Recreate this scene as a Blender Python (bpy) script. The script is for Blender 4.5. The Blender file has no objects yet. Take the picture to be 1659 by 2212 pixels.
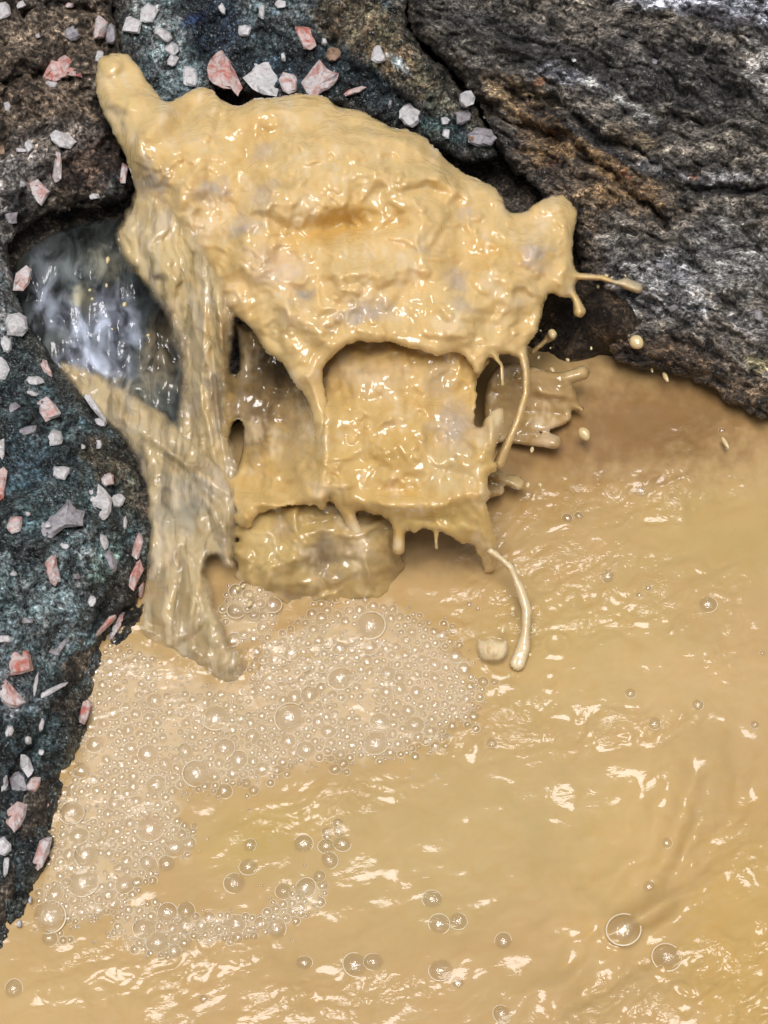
import bpy, math, random
import numpy as np

# ------------------------------------------------------------------ scene, camera, sky, sun, exposure
scene = bpy.context.scene
COL = scene.collection
R = math.radians
K = 0.0004                       # metres per unit of the drawing grid at the pool surface
W0, H0 = 1659.0, 2212.0          # drawing grid
TILT = R(30.0)                   # camera leans 30 degrees off the vertical
DIST = 1.75 / K                  # camera distance in grid units
cam_d = bpy.data.cameras.new('camera'); cam = bpy.data.objects.new('camera', cam_d); COL.objects.link(cam)
scene.camera = cam
cam.location = (0, -1.75 * math.sin(TILT), 1.75 * math.cos(TILT))
cam.rotation_euler = (TILT, 0, 0)
cam_d.sensor_fit = 'VERTICAL'; cam_d.sensor_height = 32
cam_d.lens = 32 * DIST / H0
cam_d.clip_start = 0.01; cam_d.clip_end = 200
SUN_EL, SUN_AZ = R(81), R(195)
world = bpy.data.worlds.new('World'); scene.world = world; world.use_nodes = True
wn = world.node_tree; wn.nodes.clear()
sky = wn.nodes.new('ShaderNodeTexSky'); sky.sky_type = 'NISHITA'; sky.sun_disc = False
sky.sun_elevation = SUN_EL; sky.sun_rotation = SUN_AZ; sky.dust_density = 5.0; sky.air_density = 1.0; sky.ozone_density = 0.6
hs = wn.nodes.new('ShaderNodeHueSaturation'); hs.inputs['Saturation'].default_value = 0.35
bg = wn.nodes.new('ShaderNodeBackground'); bg.inputs['Strength'].default_value = 0.055
wo = wn.nodes.new('ShaderNodeOutputWorld')
wn.links.new(sky.outputs[0], hs.inputs['Color']); wn.links.new(hs.outputs[0], bg.inputs[0]); wn.links.new(bg.outputs[0], wo.inputs[0])
sun_d = bpy.data.lights.new('sun', 'SUN'); sun = bpy.data.objects.new('sun', sun_d); COL.objects.link(sun)
sun_d.energy = 1.5; sun_d.angle = R(31); sun_d.color = (1.0, 0.95, 0.945)
sun.rotation_euler = (R(90) - SUN_EL, 0, math.pi - SUN_AZ)
vs = scene.view_settings
vs.view_transform = 'Standard'; vs.look = 'None'; vs.gamma = 1; vs.use_curve_mapping = False
vs.exposure = 0.76
scene.render.engine = 'CYCLES'
scene.cycles.max_bounces = 10; scene.cycles.transparent_max_bounces = 24
scene.cycles.caustics_reflective = False

rng = np.random.default_rng(11)
random.seed(5)

# ------------------------------------------------------------------ geometry helpers
st, ct = math.sin(TILT), math.cos(TILT)
CAM = np.array([0, -DIST * st, DIST * ct])
def P(u, v, z):
    """grid position (u right, v down) at height z (grid units) -> world metres"""
    u = np.asarray(u, float); v = np.asarray(v, float); z = np.asarray(z, float)
    a = (u - W0 / 2); b = -(v - H0 / 2)
    dx = a; dy = b * ct + DIST * st; dz = b * st - DIST * ct
    t = (z - CAM[2]) / dz
    return np.stack([(dx * t) * K, (CAM[1] + dy * t) * K, z * K + 0 * a], -1)

_perm = rng.permutation(512)
_perm = np.concatenate([_perm, _perm, _perm])
_ang = rng.uniform(0, 2 * np.pi, 512)
_gx, _gy = np.cos(_ang), np.sin(_ang)
def perlin(x, y, seed=0):
    x = np.asarray(x, float) + seed * 17.31; y = np.asarray(y, float) + seed * 9.17
    xi = np.floor(x).astype(int); yi = np.floor(y).astype(int)
    xf = x - xi; yf = y - yi
    xi &= 511; yi &= 511
    def g(ix, iy, fx, fy):
        h = _perm[(_perm[ix & 511] + iy) & 511]
        return _gx[h] * fx + _gy[h] * fy
    sx = xf * xf * xf * (xf * (xf * 6 - 15) + 10); sy = yf * yf * yf * (yf * (yf * 6 - 15) + 10)
    a = g(xi, yi, xf, yf); b = g(xi + 1, yi, xf - 1, yf)
    c = g(xi, yi + 1, xf, yf - 1); d = g(xi + 1, yi + 1, xf - 1, yf - 1)
    return ((a + (b - a) * sx) * (1 - sy) + (c + (d - c) * sx) * sy) * 1.5
def fbm(x, y, lam, octaves=4, gain=0.5, seed=0, ridge=False):
    s = 0; a = 1.0; tot = 0
    for o in range(octaves):
        n = perlin(x / lam, y / lam, seed + o * 3)
        if ridge: n = 1 - 2 * np.abs(n)
        s = s + n * a; tot += a; a *= gain; lam /= 2.03
    return s / tot
def worley(x, y, lam, seed=0):
    """distances to the nearest and second nearest feature point, in cells"""
    x = np.asarray(x, float) / lam; y = np.asarray(y, float) / lam
    xi = np.floor(x).astype(int); yi = np.floor(y).astype(int)
    d1 = np.full(x.shape, 9.0); d2 = np.full(x.shape, 9.0)
    for i in (-1, 0, 1):
        for j in (-1, 0, 1):
            h = _perm[(_perm[(xi + i + seed * 7) & 511] + ((yi + j) & 511)) & 511]
            px = xi + i + 0.5 + 0.42 * _gx[h]; py = yi + j + 0.5 + 0.42 * _gy[(h * 7 + 3) & 511]
            d = np.hypot(px - x, py - y)
            d2 = np.where(d < d1, d1, np.minimum(d2, d)); d1 = np.minimum(d1, d)
    return d1, d2
def sstep(a, b, x):
    t = np.clip((x - a) / (b - a), 0, 1); return t * t * (3 - 2 * t)
def rbf(points):
    """smooth height from control points (u, v, z)"""
    pts = np.array(points, float); n = len(pts)
    d = np.hypot(pts[:, None, 0] - pts[None, :, 0], pts[:, None, 1] - pts[None, :, 1])
    k = np.sqrt(d * d + 900)
    A = np.zeros((n + 1, n + 1)); A[:n, :n] = k; A[:n, n] = 1; A[n, :n] = 1
    w = np.linalg.solve(A, np.append(pts[:, 2], 0))
    def f(u, v):
        s = np.full(np.shape(u), w[n])
        for i in range(n): s = s + w[i] * np.sqrt((u - pts[i, 0]) ** 2 + (v - pts[i, 1]) ** 2 + 900)
        return s
    return f
def poly_sd(poly, U, V):
    """signed distance, positive inside"""
    p = np.array(poly, float); q = np.roll(p, -1, 0)
    d = np.full(U.shape, 1e18); inside = np.zeros(U.shape, bool)
    for (x0, y0), (x1, y1) in zip(p, q):
        ex, ey = x1 - x0, y1 - y0
        t = np.clip(((U - x0) * ex + (V - y0) * ey) / (ex * ex + ey * ey + 1e-9), 0, 1)
        d = np.minimum(d, (U - x0 - t * ex) ** 2 + (V - y0 - t * ey) ** 2)
        c = ((y0 > V) != (y1 > V)) & (U < ex * (V - y0) / (ey if abs(ey) > 1e-9 else 1e-9) + x0)
        inside ^= c
    return np.where(inside, 1, -1) * np.sqrt(d)
def strand_sd(pts, U, V):
    """a strand of varying radius through (u, v, r) points, positive inside"""
    out = np.full(U.shape, -1e9)
    for (x0, y0, r0), (x1, y1, r1) in zip(pts[:-1], pts[1:]):
        ex, ey = x1 - x0, y1 - y0
        t = np.clip(((U - x0) * ex + (V - y0) * ey) / (ex * ex + ey * ey + 1e-9), 0, 1)
        out = np.maximum(out, (r0 + (r1 - r0) * t) - np.hypot(U - x0 - t * ex, V - y0 - t * ey))
    return out
def smax(a, b, k):
    h = np.clip(0.5 + 0.5 * (a - b) / k, 0, 1)
    return b + (a - b) * h + k * h * (1 - h)
def smooth_poly(poly, n=2):
    p = np.array(poly, float)
    for _ in range(n):
        q = np.roll(p, -1, 0); a = 0.75 * p + 0.25 * q; b = 0.25 * p + 0.75 * q
        p = np.stack([a, b], 1).reshape(-1, 2)
    return p
def blur(a, n):
    for _ in range(n):
        b = np.pad(a, 1, mode='edge')
        a = (b[1:-1, 1:-1] * 4 + (b[:-2, 1:-1] + b[2:, 1:-1] + b[1:-1, :-2] + b[1:-1, 2:]) * 2 + b[:-2, :-2] + b[2:, :-2] + b[:-2, 2:] + b[2:, 2:]) / 16
    return a
def mesh_np(name, verts, faces, mat, parent=None, cols=None, smooth=True, mats=None, fmat=None):
    """one mesh object from numpy arrays; quads or triangles"""
    me = bpy.data.meshes.new(name)
    verts = np.asarray(verts, np.float32); faces = np.asarray(faces, np.int32)
    k = faces.shape[1]; nf = len(faces)
    me.vertices.add(len(verts)); me.vertices.foreach_set('co', verts.ravel())
    me.loops.add(nf * k); me.loops.foreach_set('vertex_index', faces.ravel())
    me.polygons.add(nf); me.polygons.foreach_set('loop_start', np.arange(nf, dtype=np.int32) * k)
    me.polygons.foreach_set('loop_total', np.full(nf, k, np.int32))
    if fmat is not None: me.polygons.foreach_set('material_index', np.asarray(fmat, np.int32))
    me.update(calc_edges=True)
    me.polygons.foreach_set('use_smooth', np.full(nf, smooth, bool))
    if cols is not None:
        at = me.color_attributes.new('Tint', 'FLOAT_COLOR', 'POINT')
        c = np.ones((len(verts), 4), np.float32); c[:, :cols.shape[1]] = cols
        at.data.foreach_set('color', c.ravel())
    for m in (mats or [mat]): me.materials.append(m)
    me.validate()
    o = bpy.data.objects.new(name, me); COL.objects.link(o)
    if parent is not None: o.parent = parent
    return o
def tag(o, label=None, cat=None, group=None, kind=None):
    if label: o['label'] = label
    if cat: o['category'] = cat
    if group: o['group'] = group
    if kind: o['kind'] = kind
    return o
def empty(name, loc):
    o = bpy.data.objects.new(name, None); COL.objects.link(o); o.location = [float(c) for c in loc]; o.empty_display_size = 0.02; return o

def relief(name, F, ztop, mat, bounds, step, colf=None, thick=None, skirt=None, parent=None, edge=18.0, rnd=22.0, origin=None, soften=2):
    """A solid body whose upper side is the height ztop(U, V) over the area where F(U, V) > 0, its rim rolled over.
    thick: fluid sheet closed by a rounded back; skirt: rock whose flanks run on down and under to that height."""
    u0, u1, v0, v1 = bounds
    us = np.arange(u0, u1 + step, step); vs_ = np.arange(v0, v1 + step, step)
    U, V = np.meshgrid(us, vs_)
    f = F(U, V)
    gy, gx = np.gradient(f, step)
    g2 = np.maximum(gx * gx + gy * gy, 0.2)
    inc = f > -0.6 * step
    rim = inc & (f < 0.45 * step)
    cell = inc[:-1, :-1] & inc[1:, :-1] & inc[:-1, 1:] & inc[1:, 1:]
    used = np.zeros(inc.shape, bool)
    for a in (slice(0, -1), slice(1, None)):
        for b in (slice(0, -1), slice(1, None)): used[a, b] |= cell
    Um = np.where(rim, U - f * gx / g2, U); Vm = np.where(rim, V - f * gy / g2, V)
    d = np.where(rim, 0, np.maximum(f, 0))
    q = np.clip(d / rnd, 0, 1); roll = np.sqrt(np.maximum(1 - (1 - q) ** 2, 0))
    roll = np.where(rim, 0, blur(roll, soften))
    zt = ztop(Um, Vm, d)
    Z = zt + edge * (roll - 1)
    idx = -np.ones(inc.shape, int); n = used.sum(); idx[used] = np.arange(n)
    verts = P(Um[used], Vm[used], Z[used])
    a, b, c, e = idx[:-1, :-1][cell], idx[:-1, 1:][cell], idx[1:, 1:][cell], idx[1:, :-1][cell]
    faces = np.stack([a, e, c, b], 1)
    cols = colf(Um[used], Vm[used], d[used]) if colf is not None else None
    # border edges of the top sheet
    ed = np.concatenate([faces[:, [0, 1]], faces[:, [1, 2]], faces[:, [2, 3]], faces[:, [3, 0]]])
    key = ed.min(1).astype(np.int64) * n + ed.max(1)
    uq, inv, cnt = np.unique(key, return_inverse=True, return_counts=True)
    bed = ed[cnt[inv] == 1]
    if thick is not None:
        bv = np.zeros(n, bool); bv[bed.ravel()] = True
        map2 = np.where(bv, np.arange(n), -1); m = (~bv).sum(); map2[~bv] = n + np.arange(m)
        Zb = (zt - edge - thick * (roll ** 0.8))[used]
        vb = P(Um[used], Vm[used], Zb)[~bv]
        verts = np.concatenate([verts, vb]); faces = np.concatenate([faces, map2[faces][:, ::-1]])
        if cols is not None: cols = np.concatenate([cols, cols[~bv]])
    elif skirt is not None:
        bvx = np.unique(bed); lut = {int(x): i for i, x in enumerate(bvx)}
        uu = Um[used][bvx]; vv = Vm[used][bvx]; zz = Z[used][bvx]
        base = len(verts); rings = []
        for k_, fr in enumerate((0.12, 0.4, 1.0)):
            zz2 = zz + (skirt - zz) * fr
            rings.append(P(uu, vv, zz2))
        verts = np.concatenate([verts] + rings)
        if cols is not None: cols = np.concatenate([cols] + [cols[bvx]] * 3)
        m = len(bvx); i0 = np.array([lut[int(x)] for x in bed[:, 0]]); i1 = np.array([lut[int(x)] for x in bed[:, 1]])
        extra = [np.stack([bed[:, 1], bed[:, 0], base + i0, base + i1], 1)]
        for k_ in range(2):
            extra.append(np.stack([base + k_ * m + i1, base + k_ * m + i0, base + (k_ + 1) * m + i0, base + (k_ + 1) * m + i1], 1))
        faces = np.concatenate([faces] + extra)
    if origin is not None:
        verts = verts - np.asarray(origin)
    o = mesh_np(name, verts, faces, mat, parent, cols)
    if origin is not None and parent is None: o.location = [float(x) for x in origin]
    return o
def paint(U, V, base, blobs, warp=22, seed=0, hi=1.25, lo=0.6):
    """surface colour: soft, ragged patches (u, v, ru, rv, degrees, colour, weight) over a base colour"""
    c = np.ones(U.shape + (3,)) * np.array(base)
    wu = fbm(U, V, 70, 4, 0.6, seed + 40) * warp; wv = fbm(U, V, 70, 4, 0.6, seed + 60) * warp
    rag = fbm(U, V, 26, 3, 0.6, seed + 80) * 0.45
    for (u, v, ru, rv, an, col, w) in blobs:
        ca, sa = math.cos(R(an)), math.sin(R(an))
        x = (U + wu - u); y = (V + wv - v)
        a = (x * ca - y * sa) / ru; b = (x * sa + y * ca) / rv
        m = sstep(hi, lo, np.hypot(a, b) + rag) * w
        c = c * (1 - m[..., None]) + np.array(col) * m[..., None]
    return c

# ------------------------------------------------------------------ materials
class NT:
    def __init__(s, name):
        s.m = bpy.data.materials.new(name); s.m.use_nodes = True; s.t = s.m.node_tree; s.t.nodes.clear()
        s.out = s.t.nodes.new('ShaderNodeOutputMaterial')
        s.co = s.t.nodes.new('ShaderNodeNewGeometry').outputs['Position']
    def n(s, k, **kw):
        x = s.t.nodes.new(k)
        for a, b in kw.items(): setattr(x, a, b)
        return x
    def l(s, a, b): s.t.links.new(a, b)
    def map(s, scale=(1, 1, 1), rot=(0, 0, 0)):
        m = s.n('ShaderNodeMapping'); m.inputs['Scale'].default_value = scale; m.inputs['Rotation'].default_value = rot
        s.l(s.co, m.inputs[0]); return m.outputs[0]
    def noise(s, px, detail=6, rough=0.6, dist=0.0, vec=None):
        x = s.n('ShaderNodeTexNoise'); x.inputs['Scale'].default_value = 1 / (px * K)
        x.inputs['Detail'].default_value = detail; x.inputs['Roughness'].default_value = rough; x.inputs['Distortion'].default_value = dist
        s.l(vec or s.co, x.inputs['Vector']); return x.outputs['Fac']
    def voro(s, px, feature='F1', out='Distance', vec=None):
        x = s.n('ShaderNodeTexVoronoi', feature=feature); x.inputs['Scale'].default_value = 1 / (px * K)
        s.l(vec or s.co, x.inputs['Vector']); return x.outputs[out]
    def ramp(s, x, stops):
        r = s.n('ShaderNodeValToRGB'); e = r.color_ramp.elements
        while len(e) < len(stops): e.new(0.5)
        for i, (p, c) in enumerate(stops):
            e[i].position = p; e[i].color = (c, c, c, 1) if not isinstance(c, tuple) else (*c, 1)
        s.l(x, r.inputs[0]); return r.outputs[0]
    def mix(s, a, b, f, mode='MIX'):
        m = s.n('ShaderNodeMix', data_type='RGBA', blend_type=mode)
        for i, x in ((0, f), (6, a), (7, b)):
            if isinstance(x, tuple): m.inputs[i].default_value = (*x, 1)
            elif isinstance(x, (int, float)): m.inputs[i].default_value = x
            else: s.l(x, m.inputs[i])
        return m.outputs[2]
    def math(s, op, a, b=0.0, c=0.0):
        m = s.n('ShaderNodeMath', operation=op)
        for i, x in enumerate((a, b, c)):
            if isinstance(x, (int, float)): m.inputs[i].default_value = x
            else: s.l(x, m.inputs[i])
        return m.outputs[0]
    def attr(s, o='Color'): return s.n('ShaderNodeAttribute', attribute_name='Tint').outputs[o]
    def bump(s, h, px, strength=1.0, prev=None):
        b = s.n('ShaderNodeBump'); b.inputs['Distance'].default_value = px * K; b.inputs['Strength'].default_value = strength
        s.l(h, b.inputs['Height'])
        if prev is not None: s.l(prev, b.inputs['Normal'])
        return b.outputs[0]
    def pbr(s, base, rough, normal=None, **kw):
        p = s.n('ShaderNodeBsdfPrincipled')
        for key, x in (('Base Color', base), ('Roughness', rough)):
            if isinstance(x, tuple): p.inputs[key].default_value = (*x, 1)
            elif isinstance(x, (int, float)): p.inputs[key].default_value = x
            else: s.l(x, p.inputs[key])
        if normal is not None: s.l(normal, p.inputs['Normal'])
        for k_, v_ in kw.items():
            i = p.inputs[k_.replace('_', ' ')]
            if isinstance(v_, bpy.types.NodeSocket): s.l(v_, i)
            else: i.default_value = v_
        return p
    def done(s, shader):
        s.l(shader, s.out.inputs['Surface']); return s.m

def mud_material(name, sss, fine, fleck, gray=0.0, stretch=None, rough=0.05, sscale=0.006, patch_lo=0.04, alpha=False, body=0.25, tiny=0.0, coat=1.42, det=2.5):
    """muddy water: a smooth, deeply scattering silt body under a clear wet skin whose ripples only show in its reflections"""
    t = NT(name)
    base = t.attr()
    v1 = t.noise(120, 4, 0.55, 0.6)
    base = t.mix(base, (0.86, 0.90, 0.84), t.ramp(v1, [(0.42, 0.0), (0.62, 0.35)]), 'MULTIPLY')
    base = t.mix(base, (1.0, 0.93, 0.82), t.ramp(t.noise(45, 5, 0.6, 1.0), [(0.45, 0.0), (0.65, 0.5)]), 'MULTIPLY')
    if gray:
        g = t.ramp(t.noise(60, 3, 0.5, 0.6, t.map(*stretch)), [(0.50, 0.0), (0.66, 1.0)])
        base = t.mix(base, (0.46, 0.41, 0.35), t.math('MULTIPLY', g, gray))
    vec = t.map(*stretch) if stretch else None
    patch = t.ramp(t.noise(75, 3, 0.6, 0.5), [(0.44, patch_lo), (0.60, 1.0)])
    if not alpha: patch = t.math('MULTIPLY', patch, t.attr('Alpha'))
    n1 = t.noise(24 if det > 1 else 30, det, 0.45, 0.5 + 0.45 * det, vec)
    h = t.math('MULTIPLY', n1, patch)
    nb = t.bump(h, fleck)
    nb = t.bump(t.math('MULTIPLY', t.noise(9, 2, 0.5, 1.2, vec), patch), fine, 1.0, nb)
    if tiny: nb = t.bump(t.noise(30, min(det, 3), 0.5, 0.8, vec), tiny, 1.0, nb)
    soft = t.bump(h, fleck * body)
    p = t.pbr(base, 0.5, soft, IOR=1.33, Specular_IOR_Level=0.0, Subsurface_Weight=sss, Subsurface_Scale=sscale, Subsurface_Radius=(1.0, 0.62, 0.3),
              Coat_Weight=1.0, Coat_Roughness=rough, Coat_IOR=coat, Coat_Normal=nb)
    if alpha:
        streak = t.ramp(t.noise(46, 3, 0.5, 0.4, vec), [(0.40, 0.0), (0.56, 1.0)])
        e = t.attr('Alpha')
        t.l(t.math('MINIMUM', 1.0, t.math('MULTIPLY', e, t.math('ADD', 0.5, t.math('MULTIPLY', streak, 0.7)))), p.inputs['Alpha'])
    return t.done(p.outputs[0])

def rock_material(name, wet=0.35, speck=(0.42, 0.42, 0.4), speck_amt=0.6, contrast=1.0, fine_px=9, tealness=0.0, strat=None, bump_px=10, speck_lo=0.60):
    t = NT(name)
    base = t.attr()
    vec = t.map(*strat) if strat else None
    n1 = t.noise(60, 9, 0.68, 0.4, vec)
    base = t.mix(base, t.ramp(n1, [(0.36, 0.10), (0.47, 0.75), (0.55, 1.6), (0.66, 3.8)]), contrast, 'MULTIPLY')
    n2 = t.noise(fine_px, 7, 0.72, 0.3, vec)
    base = t.mix(base, t.ramp(n2, [(0.40, 0.12), (0.5, 0.9), (0.58, 2.0), (0.66, 4.5)]), contrast, 'MULTIPLY')
    if tealness:
        base = t.mix(base, (0.62, 1.0, 1.12), t.ramp(t.noise(34, 5, 0.6, 0.5), [(0.42, tealness), (0.6, 0.0)]), 'MULTIPLY')
        base = t.mix(base, (0.75, 0.9, 1.4), t.ramp(t.noise(20, 5, 0.6, 0.5), [(0.60, 0.0), (0.7, tealness * 0.6)]), 'MULTIPLY')
    big = t.ramp(t.noise(110, 4, 0.6), [(0.40, 0.25), (0.62, 1.0)])
    s1 = t.ramp(t.noise(5, 5, 0.75, 0.2, vec), [(speck_lo, 0.0), (speck_lo + 0.05, 1.0)])
    base = t.mix(base, speck, t.math('MULTIPLY', t.math('MULTIPLY', s1, big), speck_amt))
    dots = t.ramp(t.voro(11), [(0.13, 1.0), (0.2, 0.0)])
    pick = t.ramp(t.noise(30, 2, 0.5), [(0.53, 0.0), (0.58, 1.0)])
    base = t.mix(base, (0.6, 0.6, 0.6), t.math('MULTIPLY', t.math('MULTIPLY', dots, pick), speck_amt))
    h = t.math('ADD', t.math('MULTIPLY', n1, 2.2), n2)
    nb = t.bump(h, bump_px)
    nb = t.bump(t.noise(4, 5, 0.75), 2.5, 1.0, nb)
    rough = t.ramp(t.noise(50, 5, 0.65), [(0.4, wet), (0.62, 0.75)])
    p = t.pbr(base, rough, nb, IOR=1.45)
    return t.done(p.outputs[0])

M_POOL = mud_material('muddy_water', 0.15, 0.8, 4.2, stretch=((1, 1.7, 1), (0, 0, R(-28))), rough=0.05, tiny=0.8, coat=1.42)
M_SPLASH = mud_material('splashing_mud', 0.5, 0.25, 5.0, rough=0.03, sscale=0.008, patch_lo=0.3, body=0.0, tiny=0.5, coat=1.62, det=0.8)
M_STREAM = mud_material('streaming_mud', 0.45, 0.3, 3.6, gray=0.45, stretch=((1.5, 0.28, 1), (0, 0, R(8))), rough=0.04, sscale=0.006, patch_lo=0.5, alpha=True, body=0.2, coat=1.55)
M_DARKROCK = rock_material('wet_conglomerate', 0.08, (0.42, 0.46, 0.44), 0.95, tealness=0.55, fine_px=10, speck_lo=0.565)
M_BROWN = rock_material('wet_brown_earth', 0.22, (0.30, 0.27, 0.22), 0.45, fine_px=12, speck_lo=0.63)
M_GREY = rock_material('grey_layered_rock', 0.30, (0.42, 0.42, 0.43), 0.85, fine_px=11, strat=((1, 2.0, 1), (0, 0, R(28))), speck_lo=0.56)
M_GROUND = rock_material('dark_wet_ground', 0.2, (0.2, 0.2, 0.2), 0.3)

def chip_material(name, a, b, amt):
    t = NT(name)
    n = t.noise(26, 6, 0.65, 0.8)
    base = t.mix(a, b, t.ramp(n, [(0.45, 0.0), (0.60, amt)]))
    base = t.mix(base, t.ramp(t.noise(9, 6, 0.7), [(0.32, 0.45), (0.5, 1.0)]), 0.8, 'MULTIPLY')
    nb = t.bump(t.noise(14, 6, 0.7), 5)
    return t.done(t.pbr(base, 0.38, nb, IOR=1.5).outputs[0])
CHIPM = {'w': chip_material('white_quartz', (0.60, 0.60, 0.60), (0.50, 0.46, 0.46), 0.8),
         'p': chip_material('pink_quartz', (0.58, 0.54, 0.53), (0.50, 0.25, 0.21), 0.9),
         'r': chip_material('rose_quartz', (0.56, 0.45, 0.42), (0.48, 0.15, 0.11), 1.0),
         'g': chip_material('grey_quartz', (0.34, 0.33, 0.35), (0.22, 0.19, 0.20), 0.9),
         'b': chip_material('brown_pebble', (0.30, 0.20, 0.13), (0.14, 0.08, 0.05), 0.9)}

def bubble_materials():
    t = NT('bubble_film')
    tr = t.n('ShaderNodeBsdfTransparent'); tr.inputs[0].default_value = (0.985, 0.975, 0.95, 1)
    gl = t.n('ShaderNodeBsdfGlossy'); gl.inputs['Roughness'].default_value = 0.04; gl.inputs['Color'].default_value = (1, 1, 1, 1)
    fr = t.n('ShaderNodeFresnel'); fr.inputs['IOR'].default_value = 1.33
    nb = t.bump(t.noise(13, 3, 0.6, 1.5), 1.9); t.l(nb, gl.inputs['Normal']); t.l(nb, fr.inputs['Normal'])
    f = t.math('MINIMUM', t.math('MULTIPLY', fr.outputs[0], 6.0), 0.15)
    mx = t.n('ShaderNodeMixShader'); t.l(f, mx.inputs[0]); t.l(tr.outputs[0], mx.inputs[1]); t.l(gl.outputs[0], mx.inputs[2])
    film = t.done(mx.outputs[0])
    t = NT('bubble_rim')
    rim = t.done(t.pbr((0.76, 0.64, 0.46), 0.15, None, IOR=1.33, Subsurface_Weight=0.3, Subsurface_Scale=0.002, Subsurface_Radius=(1, .7, .4)).outputs[0])
    return film, rim
M_FILM, M_RIM = bubble_materials()

# ------------------------------------------------------------------ the ground under everything
POOL_OUT = [(-300, 2500), (0, 2060), (100, 1850), (180, 1500), (300, 1250), (430, 1000), (900, 640), (1260, 640), (1380, 760), (1659, 860), (2100, 1000), (6000, 1500), (9000, 9000), (-300, 9000)]
def z_ground(U, V):
    sd = poly_sd(POOL_OUT, U, V)
    z = 40 - sstep(-60, 90, sd) * 190 + np.clip(-sd * 0.12, 0, 200)
    z = z + fbm(U, V, 260, 4, 0.55, 3) * 26 + fbm(U, V, 40, 3, 0.6, 5) * 8
    z = z - 90 * np.exp(-(((U - 215) / 190) ** 2 + ((V - 700) / 240) ** 2))
    z = z + 190 * np.exp(-(((U - 1235) / 155) ** 2 + ((V - 698) / 112) ** 2 + 0.25 * fbm(U, V, 60, 3, 0.5, 44)) ** 2)
    z = z - 150 * np.exp(-(((U - 560) / 260) ** 2 + ((V - 330) / 130) ** 2))
    return z
def uneven(a, b, step, lo, hi, grow=1.18):
    mid = list(np.arange(a, b + step, step)); s = step; x = mid[0]; left = []
    while x > lo: s *= grow; x -= s; left.append(x)
    s = step; x = mid[-1]; right = []
    while x < hi: s *= grow; x += s; right.append(x)
    return np.array(left[::-1] + mid + right)
def sheet(name, us, vs_, zf, mat, colf):
    U, V = np.meshgrid(us, vs_)
    n = U.size; idx = np.arange(n).reshape(U.shape)
    f = np.stack([idx[:-1, :-1], idx[1:, :-1], idx[1:, 1:], idx[:-1, 1:]], -1).reshape(-1, 4)
    return mesh_np(name, P(U, V, zf(U, V)).reshape(-1, 3), f, mat, None, (lambda c: c.reshape(-1, c.shape[-1]))(colf(U, V)))
gr = sheet('ground', uneven(-100, 1760, 12, -7000, 8500), uneven(-100, 2300, 12, -3400, 6500), z_ground, M_GROUND,
           lambda U, V: paint(U, V, (0.06, 0.05, 0.038), [(215, 560, 200, 120, 0, (0.05, 0.04, 0.028), 1.0), (1250, 700, 200, 160, 0, (0.035, 0.024, 0.014), 1)], seed=2))  # ground in the gap by the grey rock darkened to carry its shadow
tag(gr, kind='structure')

# ------------------------------------------------------------------ the muddy pool
RINGS = [(1200, 1392, 26, 2.6), (1190, 1472, 20, 2.2), (1174, 1253, 30, -3.0), (1095, 1503, 30, 1.5), (1340, 2010, 40, 3.5), (1415, 1925, 30, 2.2), (1085, 1430, 34, 2.2), (700, 1330, 40, -4)]
def calm(U, V):
    """where the surface is choppy (1) or smooth (0)"""
    m = 0.16 + 0 * U
    for (u, v, ru, rv, an, w) in [(1400, 2150, 420, 95, 24, .9), (1560, 1850, 150, 150, 10, .55), (1350, 1570, 250, 60, 4, .85), (1050, 1580, 230, 90, 5, .8), (700, 1740, 260, 70, 16, .7),
                                  (1250, 1260, 380, 160, -8, .75), (1350, 1080, 320, 90, 4, .8), (1560, 1330, 120, 180, 0, .5), (330, 2080, 330, 110, 8, .6), (720, 2150, 300, 60, 5, .55), (560, 1420, 400, 200, 0, .9),
                                  (1080, 1330, 200, 120, 0, .7), (1640, 2180, 120, 60, 35, .9), (200, 1750, 150, 200, 0, .5), (1500, 950, 180, 60, 8, .8)]:
        ca, sa = math.cos(R(an)), math.sin(R(an)); x = U - u; y = V - v
        m = np.maximum(m, w * sstep(1.25, 0.35, np.hypot((x * ca - y * sa) / ru, (x * sa + y * ca) / rv)))
    return m
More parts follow.
